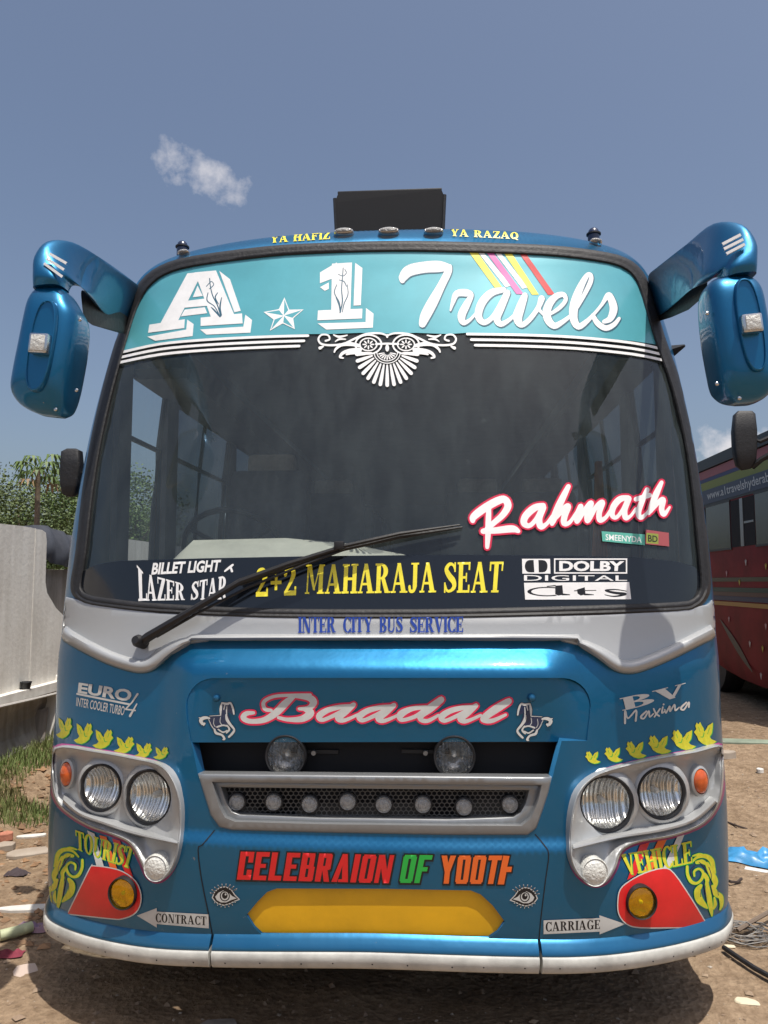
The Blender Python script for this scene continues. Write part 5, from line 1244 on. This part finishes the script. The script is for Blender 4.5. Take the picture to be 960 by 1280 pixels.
def stick(name, pts, rad, m, label, cat, seg=6):
    bm = bmesh.new(); P = [G(x, y, h) for x, y, h in pts]; P = [Vector((p.x, p.y, gh(p.x, p.y)+h)) for p, (x, y, h) in zip(P, pts)]
    tube(bm, P, rad, seg); return tag(from_bm(name, bm, m), label, cat)
def cloth(name, px, py, w, h, m, label, cat, seed=0, hh=.05, rz=0):
    if px < 100: w *= .7; h *= .7; hh *= .5
    rnd = random.Random(seed); p = G(px, py, .02); V = []; F = []; n = 12
    for j in range(n):
        for i in range(n):
            u, v = i/(n-1)-.5, j/(n-1)-.5; e = 1-.25*mn.noise(Vector((u*3+seed, v*3, 1))); x, y = u*w*e, v*h*e
            x, y = x*math.cos(R(rz))-y*math.sin(R(rz)), x*math.sin(R(rz))+y*math.cos(R(rz))
            V.append((p.x+x, p.y+y, gh(p.x+x, p.y+y)+.006+hh*max(0, .5+mn.noise(Vector((u*5, v*5, seed+2))))*(1-(2*abs(u))**3)*(1-(2*abs(v))**3)))
    for j in range(n-1):
        for i in range(n-1): k = j*n+i; F.append((k, k+1, k+n+1, k+n))
    return tag(mesh(name, V, F, m, angle=180), label, cat)
pale = mat('weathered white board', (.62, .60, .56), .7, noise=.15, nscale=12); cream = mat('cream board', (.62, .55, .40), .7, noise=.1, nscale=12)
slab('concrete_lump', 18, 955, .50, .22, .26, -12, 8, greybrick, 'long grey concrete lump half sunk in the grass at the wall foot', 'rubble', jag=.3, seed=1, bev=.02)
slab('broken_slab', 50, 950, .40, .10, .46, -8, -4, wallm, 'pale broken concrete slab standing in the grass against the wall', 'rubble', jag=.25, seed=2, bev=.015)
slab('white_plank', 35, 1133, .26, .045, .02, 4, 12, pale, 'short white plank lying beside the bus corner', 'plank', jag=.05, seed=3)
stick('pale_tube', [(0, 1170, .025), (20, 1164, .03), (40, 1158, .03)], .022, mat('pale green tube', (.42, .45, .28), .6, noise=.2, nscale=10), 'pale green tube lying below the white plank', 'tube', 10)
slab('board_scrap', 39, 1046, .17, .035, .015, 8, 22, pale, 'thin pale board scrap under the grass edge', 'board', jag=.1, seed=4)
slab('flat_stone', 34, 1066, .24, .10, .02, 5, 28, stone, 'large flat cream stone below the board scrap', 'stone', seed=5)
slab('flat_stone', 8, 1060, .10, .07, .03, 5, 8, stone, 'small cream stone at the left edge of the photo', 'stone', seed=6)
slab('brick_piece', 6, 1052, .09, .05, .04, 0, 30, mat('broken red brick', (.42, .17, .11), .9, noise=.2, nscale=20, bump=.4), 'broken red brick piece beside the small cream stone', 'brick', seed=7)
cloth('dark_rag', 22, 1090, .16, .10, mat('dark rag', (.06, .045, .05), .95, noise=.3), 'crumpled dark rag on the rubble', 'rag', 3, .06)
cloth('purple_rag', 44, 1156, .26, .12, mat('purple rag', (.20, .15, .26), .9, noise=.4, nscale=8, col2=(.35, .2, .2)), 'crumpled purple rag against the bus corner', 'rag', 5, .06, 10)
cloth('maroon_rag', 10, 1190, .18, .08, mat('maroon rag', (.20, .03, .05), .9, noise=.4, nscale=8), 'maroon rag at the left edge below the pale tube', 'rag', 7, .05, 10)
slab('paper_scrap', 32, 1207, .09, .09, .004, 6, 40, mat('pinkish paper', (.50, .40, .34), .8), 'faded pinkish paper scrap below the maroon rag', 'paper', seed=9, bev=0)
slab('grey_tile', 272, 1276, .14, .07, .01, 3, 14, greybrick, 'grey tile piece in the shade under the bumper', 'tile', seed=10)
# right hand side
cloth('blue_bag', 950, 1070, .34, .16, mat('blue plastic bag', (.05, .25, .50), .35, noise=.3, nscale=10), 'crumpled blue plastic bag lying at the right edge', 'bag', 11, .09, -20)
slab('white_sheet_scrap', 938, 1077, .20, .05, .006, 2, -28, pale, 'white sheet scrap sticking out under the blue bag', 'paper', seed=12, bev=0)
slab('cream_board', 932, 1246, .10, .045, .008, 5, -6, cream, 'cream pointed board scrap at the lower right', 'board', jag=.35, seed=13)
slab('white_chip', 912, 1181, .05, .022, .008, 0, -5, cream, 'small cream chip beside the bumper corner', 'board', seed=14)
slab('paper_ball', 950, 965, .06, .05, .03, 0, 20, pale, 'small white paper ball on the dirt near the red bus', 'paper', seed=15)
stick('black_pipe', [(905, 1188, .02), (920, 1200, .02), (944, 1214, .02), (975, 1232, .02)], .010, rubber, 'black pipe lying out from the bumper corner', 'pipe', 8)
stick('stick', [(922, 1165, .03), (940, 1154, .05), (975, 1134, .05)], .009, mat('grey wood', (.16, .12, .09), .9), 'thin grey stick rising out of the wire tangle', 'stick')
stick('twig', [(907, 1099, .01), (914, 1104, .02), (922, 1103, .01), (927, 1098, .02)], .007, mat('dark twig wood', (.05, .035, .03), .9), 'small curved dark twig beside the bus', 'twig')
stick('root', [(908, 1024, .0), (922, 1029, .015), (934, 1033, .0)], .006, MATS['dark twig wood'], 'short dark root in the dirt above the twig', 'twig')
bm = bmesh.new(); rnd = random.Random(6); c = G(930, 1167, .03)
for k in range(16):
    a0 = rnd.random()*6.3; rr = rnd.uniform(.05, .11); ti = rnd.uniform(-.4, .4)
    P = [(c.x+rr*math.cos(a0+t)*1.2, c.y+rr*math.sin(a0+t)*.8, gh(c.x, c.y)+.02+rnd.uniform(0, .02)+ti*.06*math.sin(t)) for t in [i*.5 for i in range(12)]]
    tube(bm, P, .0022, 4, False)
tag(from_bm('wire_tangle', bm, mat('grey wire', (.16, .15, .14), .6, .4)), 'tangle of grey wire by the bumper corner', 'wire')
slab('green_sheet', 932, 930, .75, .14, .02, 3, -4, mat('faded green sheet', (.20, .24, .18), .8, noise=.2), 'faded green sheet at the edge of the shade under the red bus', 'sheet', jag=.08, seed=20)
slab('kerb_stone', 905, 946, .2, .1, .05, 0, 10, stone, 'low pale stone under the green sheet', 'stone', seed=21)

# ------------------------------------------------------------------ trees
barkm = mat('bark', (.13, .10, .07), .9, noise=.3, nscale=10, bump=.5)
def leafmat(name, c, c2):
    m = mat(name, c, .6, noise=.3, nscale=1.7, col2=c2); b = m.node_tree.nodes['Principled BSDF']
    b.inputs['Transmission Weight'].default_value = 0; b.inputs['Subsurface Weight'].default_value = 0; return m
lm1 = leafmat('olive foliage', (.115, .15, .045), (.055, .085, .025)); lm2 = leafmat('bright foliage', (.15, .22, .05), (.07, .12, .03)); dry = leafmat('dry leaves', (.30, .20, .09), (.18, .11, .05))
def tree(x, y, h, r, m, label, seed, clumps=75, leaf=.065, name='tree', group='trees behind the boundary wall'):
    rnd = random.Random(seed); t = empty(name, (x, y, 0), label, 'tree', group)
    bm = bmesh.new(); top = Vector((x+rnd.uniform(-.2, .2), y, h*.72)); tube(bm, [(x, y, -.1), (x+.05, y, h*.25), ((x+top.x)/2-.05, y, h*.5), top], [.11, .09, .07, .03], 8)
    C_ = []
    for k in range(clumps):
        while True:
            v = Vector((rnd.uniform(-1, 1), rnd.uniform(-1, 1), rnd.uniform(-1, 1)))
            if .35 < v.length < 1: break
        C_.append(Vector((x+v.x*r, y+v.y*r, h*.62+v.z*h*.36)))
    for c in C_[::4]: tube(bm, [(x, y, h*.3), ((x+c.x)/2, (y+c.y)/2, (h*.35+c.z)/2), c], [.05, .03, .012], 5, False)
    from_bm('trunk', bm, barkm, t)
    V = []; F = []
    for c in C_:
        cr = r*rnd.uniform(.22, .42)
        for _ in range(150):
            d = Vector((rnd.gauss(0, 1), rnd.gauss(0, 1), rnd.gauss(0, .8)))*cr*.5; p = c+d; s = leaf*rnd.uniform(.5, 1.2)
            a = Vector((rnd.uniform(-1, 1), rnd.uniform(-1, 1), rnd.uniform(-.7, .4))).normalized(); b_ = a.cross(Vector((rnd.uniform(-1, 1), rnd.uniform(-1, 1), rnd.uniform(-1, 1)))).normalized()*s*.35
            k = len(V); V += [p-a*s*.5, p+b_, p+a*s*.5, p-b_]; F.append((k, k+1, k+2, k+3))
    mesh('crown', V, F, m, t, smooth=False)
    return t
def at(px, y): d = ray(px, 728); return EYE.x+d.x/d.y*y
tree(at(6, 15), 15, 3.7, 1.3, lm1, 'low olive tree above the wall at the left edge of the photo', 11)
tree(at(30, 14), 14, 3.7, 1.2, lm1, 'rounded olive tree behind the wall under the palm-like crown', 12)
tree(at(72, 15), 15, 3.8, 1.3, lm2, 'brighter green tree behind the wall next to the small black mirror', 13)
tree(at(112, 17), 17, 4.0, 1.4, lm1, 'olive tree hidden behind the bus corner pillar', 14)
tree(at(142, 16), 16, 4.0, 1.2, lm2, 'tree seen through the near part of the driver window', 15)
tree(at(172, 17), 17, 3.7, 1.4, lm1, 'tree seen through the far part of the driver window', 16)
rnd = random.Random(21); V = []; F = []
for k in range(130):
    a = -1.35+2.7*k/129+rnd.uniform(-.02, .02); d_ = rnd.uniform(55, 75); c = Vector((d_*math.sin(a), d_*math.cos(a), rnd.uniform(1.2, 3.4))); rr = rnd.uniform(2.2, 4.2)
    for _ in range(260):
        p = c+Vector((rnd.gauss(0, 1)*rr*.5, rnd.gauss(0, 1)*rr*.5, rnd.gauss(0, 1)*rr*.34)); s_ = rnd.uniform(.15, .4); u_ = Vector((rnd.uniform(-1, 1), rnd.uniform(-1, 1), rnd.uniform(-1, 1))).normalized()*s_; v_ = u_.cross(Vector((rnd.uniform(-1, 1), rnd.uniform(-1, 1), 1))).normalized()*s_*.5
        if p.z < 0: continue
        k_ = len(V); V += [p-u_, p+v_, p+u_, p-v_]; F.append((k_, k_+1, k_+2, k_+3))
tag(mesh('far_treeline', V, F, lm1, smooth=False), kind='stuff')
# papaya: bare stem with big drooping leaves
x, y = at(42, 12.6), 12.6; zt = 3.42; t = empty('papaya_tree', (x, y, 0), 'slender papaya tree with drooping leaves standing above the other trees', 'tree')
bm = bmesh.new(); tube(bm, [(x, y, 0), (x+.03, y, 1.6), (x, y, zt)], [.07, .055, .04], 8); from_bm('trunk', bm, barkm, t)
rnd = random.Random(5)
for k in range(17):
    a = k*2.4; el_ = .9-.12*k*.9; Ln = .34+.1*rnd.random(); d = Vector((math.cos(a), math.sin(a), 0)); p0 = Vector((x, y, zt)); p1 = p0+d*Ln*.6+Vector((0, 0, .26-.03*k)); side_ = d.cross(Vector((0, 0, 1)))
    bm = bmesh.new(); tube(bm, [p0, (p0+p1)/2+Vector((0, 0, .04)), p1], .008, 4, False)
    for f in range(-3, 4):
        dd_ = (d*math.cos(f*.55)+side_*math.sin(f*.55)); tip = p1+dd_*.20+Vector((0, 0, -.14-.02*abs(f))); w_ = dd_.cross(Vector((0, 0, 1)))*.028; mid = p1+dd_*.12+Vector((0, 0, -.02))
        q = [bm.verts.new(v) for v in (p1, mid+w_, tip, mid-w_)]; bm.faces.new(q)
    from_bm('leaf', bm, dry if k > 14 else lm2, t, smooth=False)

# ------------------------------------------------------------------ the red bus
rb = empty('bus', (5.1, 12, 0), 'parked maroon bus with coloured stripes and web address, in shade at the right', 'bus')
redbody = mat('maroon paint', (.20, .014, .019), .6, 0, 0, noise=.25, nscale=2.5, spec=.25); SX = 3.92
bm = bmesh.new()
pr = [(SX+.06, .40), (SX, .55), (SX, 2.9), (SX+.03, 3.1), (SX+.12, 3.19), (SX+.5, 3.26), (SX+2.0, 3.26), (SX+2.4, 3.19), (SX+2.5, 3.0), (SX+2.5, .40)]
# lower skirt rises towards the wheel arch, as cut out of the side
ysb = [7.7, 8.2, 8.6, 8.95, 9.4, 9.9, 10.4, 10.9, 11.6, 14, 18.5]; zb = [.62, .38, .31, .29, .29, .31, .36, .44, .38, .36, .40]
ring = []
for yv, zz in zip(ysb, zb):
    ring.append([bm.verts.new((x_, yv, zz if k in (0, len(pr)-1) else (max(z_, zz+.1)))) for k, (x_, z_) in enumerate(pr)])
for a, b in zip(ring, ring[1:]):
    for k in range(len(pr)-1): bm.faces.new((a[k], a[k+1], b[k+1], b[k]))
bm.faces.new(ring[0]); bm.faces.new(list(reversed(ring[-1])))
bmesh.ops.recalc_face_normals(bm, faces=bm.faces); from_bm('body', bm, redbody, rb)
def sbox(name, y0, y1, z0, z1, m, off, parent=rb, t=.02):
    bm = bmesh.new(); box(bm, (SX-off+t/2, (y0+y1)/2, (z0+z1)/2), (t, y1-y0, z1-z0), 0); return from_bm(name, bm, m, parent, smooth=False)
dk = mat('dark roof rail paint', (.022, .028, .032), .5); sbox('roof_rail', 7.72, 18.4, 3.03, 3.17, dk, .03, t=.16)
sbox('stripe', 7.72, 18.4, 2.91, 3.02, mat('faded pink stripe', (.34, .08, .09), .5), .006)['label'] = 'faded pink stripe'
sbox('stripe', 7.72, 18.4, 2.86, 2.908, mat('indigo stripe', (.02, .03, .12), .5), .006)['label'] = 'indigo stripe'
sbox('stripe', 7.72, 18.4, 2.75, 2.858, mat('olive stripe', (.20, .22, .03), .5), .006)['label'] = 'olive stripe'
bd = sbox('name_board', 7.72, 18.4, 2.555, 2.748, mat('navy name board', (.022, .035, .075), .45), .012)
sbox('stripe', 7.72, 18.4, 2.53, 2.553, dk, .008)
cx = norm(sans('www.a1travelshyderabad', .012)); V = []; F = []
y0_, y1_ = 10.66, 8.50
for p in cx:
    b = len(V); V += [(SX-.0145, y0_+(y1_-y0_)*u+.03*v, 2.575+.145*v) for u, v in p]; F.append(tuple(range(b, b+len(p))))
mesh('web_address', V, F, offwhite, bd, smooth=False)
win = mat('grey window glass', (.035, .04, .045), .2, 0, .2, noise=.2, nscale=2)
for k in range(-1, 5):
    yc = 9.14+1.62*k
    if yc-.84 > 7.6:
        w_ = sbox('window', yc-.84, yc, 1.93, 2.51, win, .010)
        sbox('frame', yc-.86, yc+.02, 2.51, 2.53, dk, .013, w_); sbox('frame', yc-.86, yc+.02, 1.905, 1.93, dk, .013, w_)
    if yc > 7.7: sbox('window', yc+.03, yc+.78-.02, 1.93, 2.51, hole, .004); sbox('pillar', yc+.36, yc+.45, 1.93, 2.51, greytrim, .012); sbox('rail', yc+.06, yc+.34, 2.20, 2.225, greytrim, .010)
sbox('stripe', 7.9, 18.3, 1.505, 1.555, mat('dark olive stripe', (.07, .06, .025), .5), .006)
sbox('stripe', 7.9, 18.3, 1.375, 1.43, mat('dark green stripe', (.012, .045, .03), .5), .006)
sbox('stripe', 7.9, 18.3, 1.325, 1.373, mat('brown stripe', (.10, .045, .03), .5), .006)
sbox('stripe', 7.9, 18.3, 1.265, 1.323, mat('dark navy stripe', (.016, .025, .07), .5), .006)
sbox('stripe', 7.9, 18.3, 1.200, 1.250, mat('mustard stripe', (.42, .22, .04), .5), .008)['label'] = 'mustard stripe'
def sidept(px, py):
    d = ray(px, py); return EYE+d*((SX-.012-EYE.x)/d.x)
fm = [mat('pink flower print', (.50, .28, .28), .5), mat('pale flower print', (.55, .48, .45), .5), mat('yellow flower print', (.50, .38, .06), .5)]
for i, (a, b) in enumerate(((908,717),(932,703),(957,708),(911,774),(937,805),(953,811),(957,783),(951,845),(924,728))):
    p = sidept(a, b); s = .018; V = [(p.x, p.y+s*cy, p.z+s*cz) for cy, cz in ((0, -2.2), (1, 0), (1.2, 1.6), (.35, .6), (0, 2.2), (-.35, .6), (-1.2, 1.6), (-1, 0))]; V += [(v[0]+.004, v[1], v[2]) for v in V]
    mesh('flower_mark', V, [tuple(range(8))]+[(k, (k+1) % 8, (k+1) % 8+8, k+8) for k in range(8)], fm[i % 3], rb, smooth=False)
# faint darker sweep on the lower side
sw_ = []
for k in range(14):
    t = k/13; p = sidept(900+t*40, 775+t*65); sw_.append(p)
V = []; F = []
for k, p in enumerate(sw_): w_ = .06*math.sin(math.pi*(k+.5)/14); V += [(p.x+.004, p.y, p.z-w_), (p.x+.004, p.y, p.z+w_)]
F = [(2*k, 2*k+1, 2*k+3, 2*k+2) for k in range(13)]; mesh('painted_sweep', V, F, mat('dark sweep paint', (.06, .05, .04), .5), rb, smooth=False)
for yv in (10.9, 16.3):
    for xx in (SX+.20, SX+2.3):
        bm = bmesh.new(); lathe(bm, [(.27, -.12), (.47, -.13), (.5, -.08), (.5, .08), (.47, .13), (.27, .12)], 28); w_ = from_bm('wheel', bm, rubber, rb, Matrix.Translation((xx, yv, .5)) @ Matrix.Rotation(-math.pi/2, 4, 'Y'))
        bm = bmesh.new(); lathe(bm, [(.27, .09), (.22, .11), (.1, .03), (.08, .1), (.01, .11)], 20); from_bm('rim', bm, greytrim, w_, WM[w_.name].copy())
bm = bmesh.new(); box(bm, (SX+1.25, 13, .5), (2.1, 10, .2)); from_bm('chassis', bm, hole, rb)
# its windscreen and lamps, on the side turned away from the photo
bm = bmesh.new(); box(bm, (SX+1.25, 7.70, 2.1), (2.2, .03, 1.2), .01); from_bm('windscreen', bm, win, rb)
for xx in (SX+.4, SX+2.1):
    bm = bmesh.new(); lathe(bm, [(.10, 0), (.10, .02), (.06, .035), (.001, .04)], 20); from_bm('headlight', bm, lensw, rb, Matrix.Translation((xx, 7.7, 1.0)) @ Matrix.Rotation(math.pi/2, 4, 'X'))
mb = loft('side_mirror', secs([(922,514,940,514,.02),(917,519,943,518,.05),(915,540,945,538,.06),(916,565,945,560,.06),(920,582,944,575,.05),(927,588,938,586,.02)], 8.0), rubber, rb, ex=5)
bm = bmesh.new(); tube(bm, [U(940, 584, 8.02), U(952, 574, 7.95), Vector((SX+.02, 7.78, 2.98))], .03, 6); tube(bm, [U(940, 548, 8.02), U(950, 552, 7.95), Vector((SX+.04, 7.80, 3.12))], .022, 6); from_bm('mirror_arm', bm, rubber, mb)
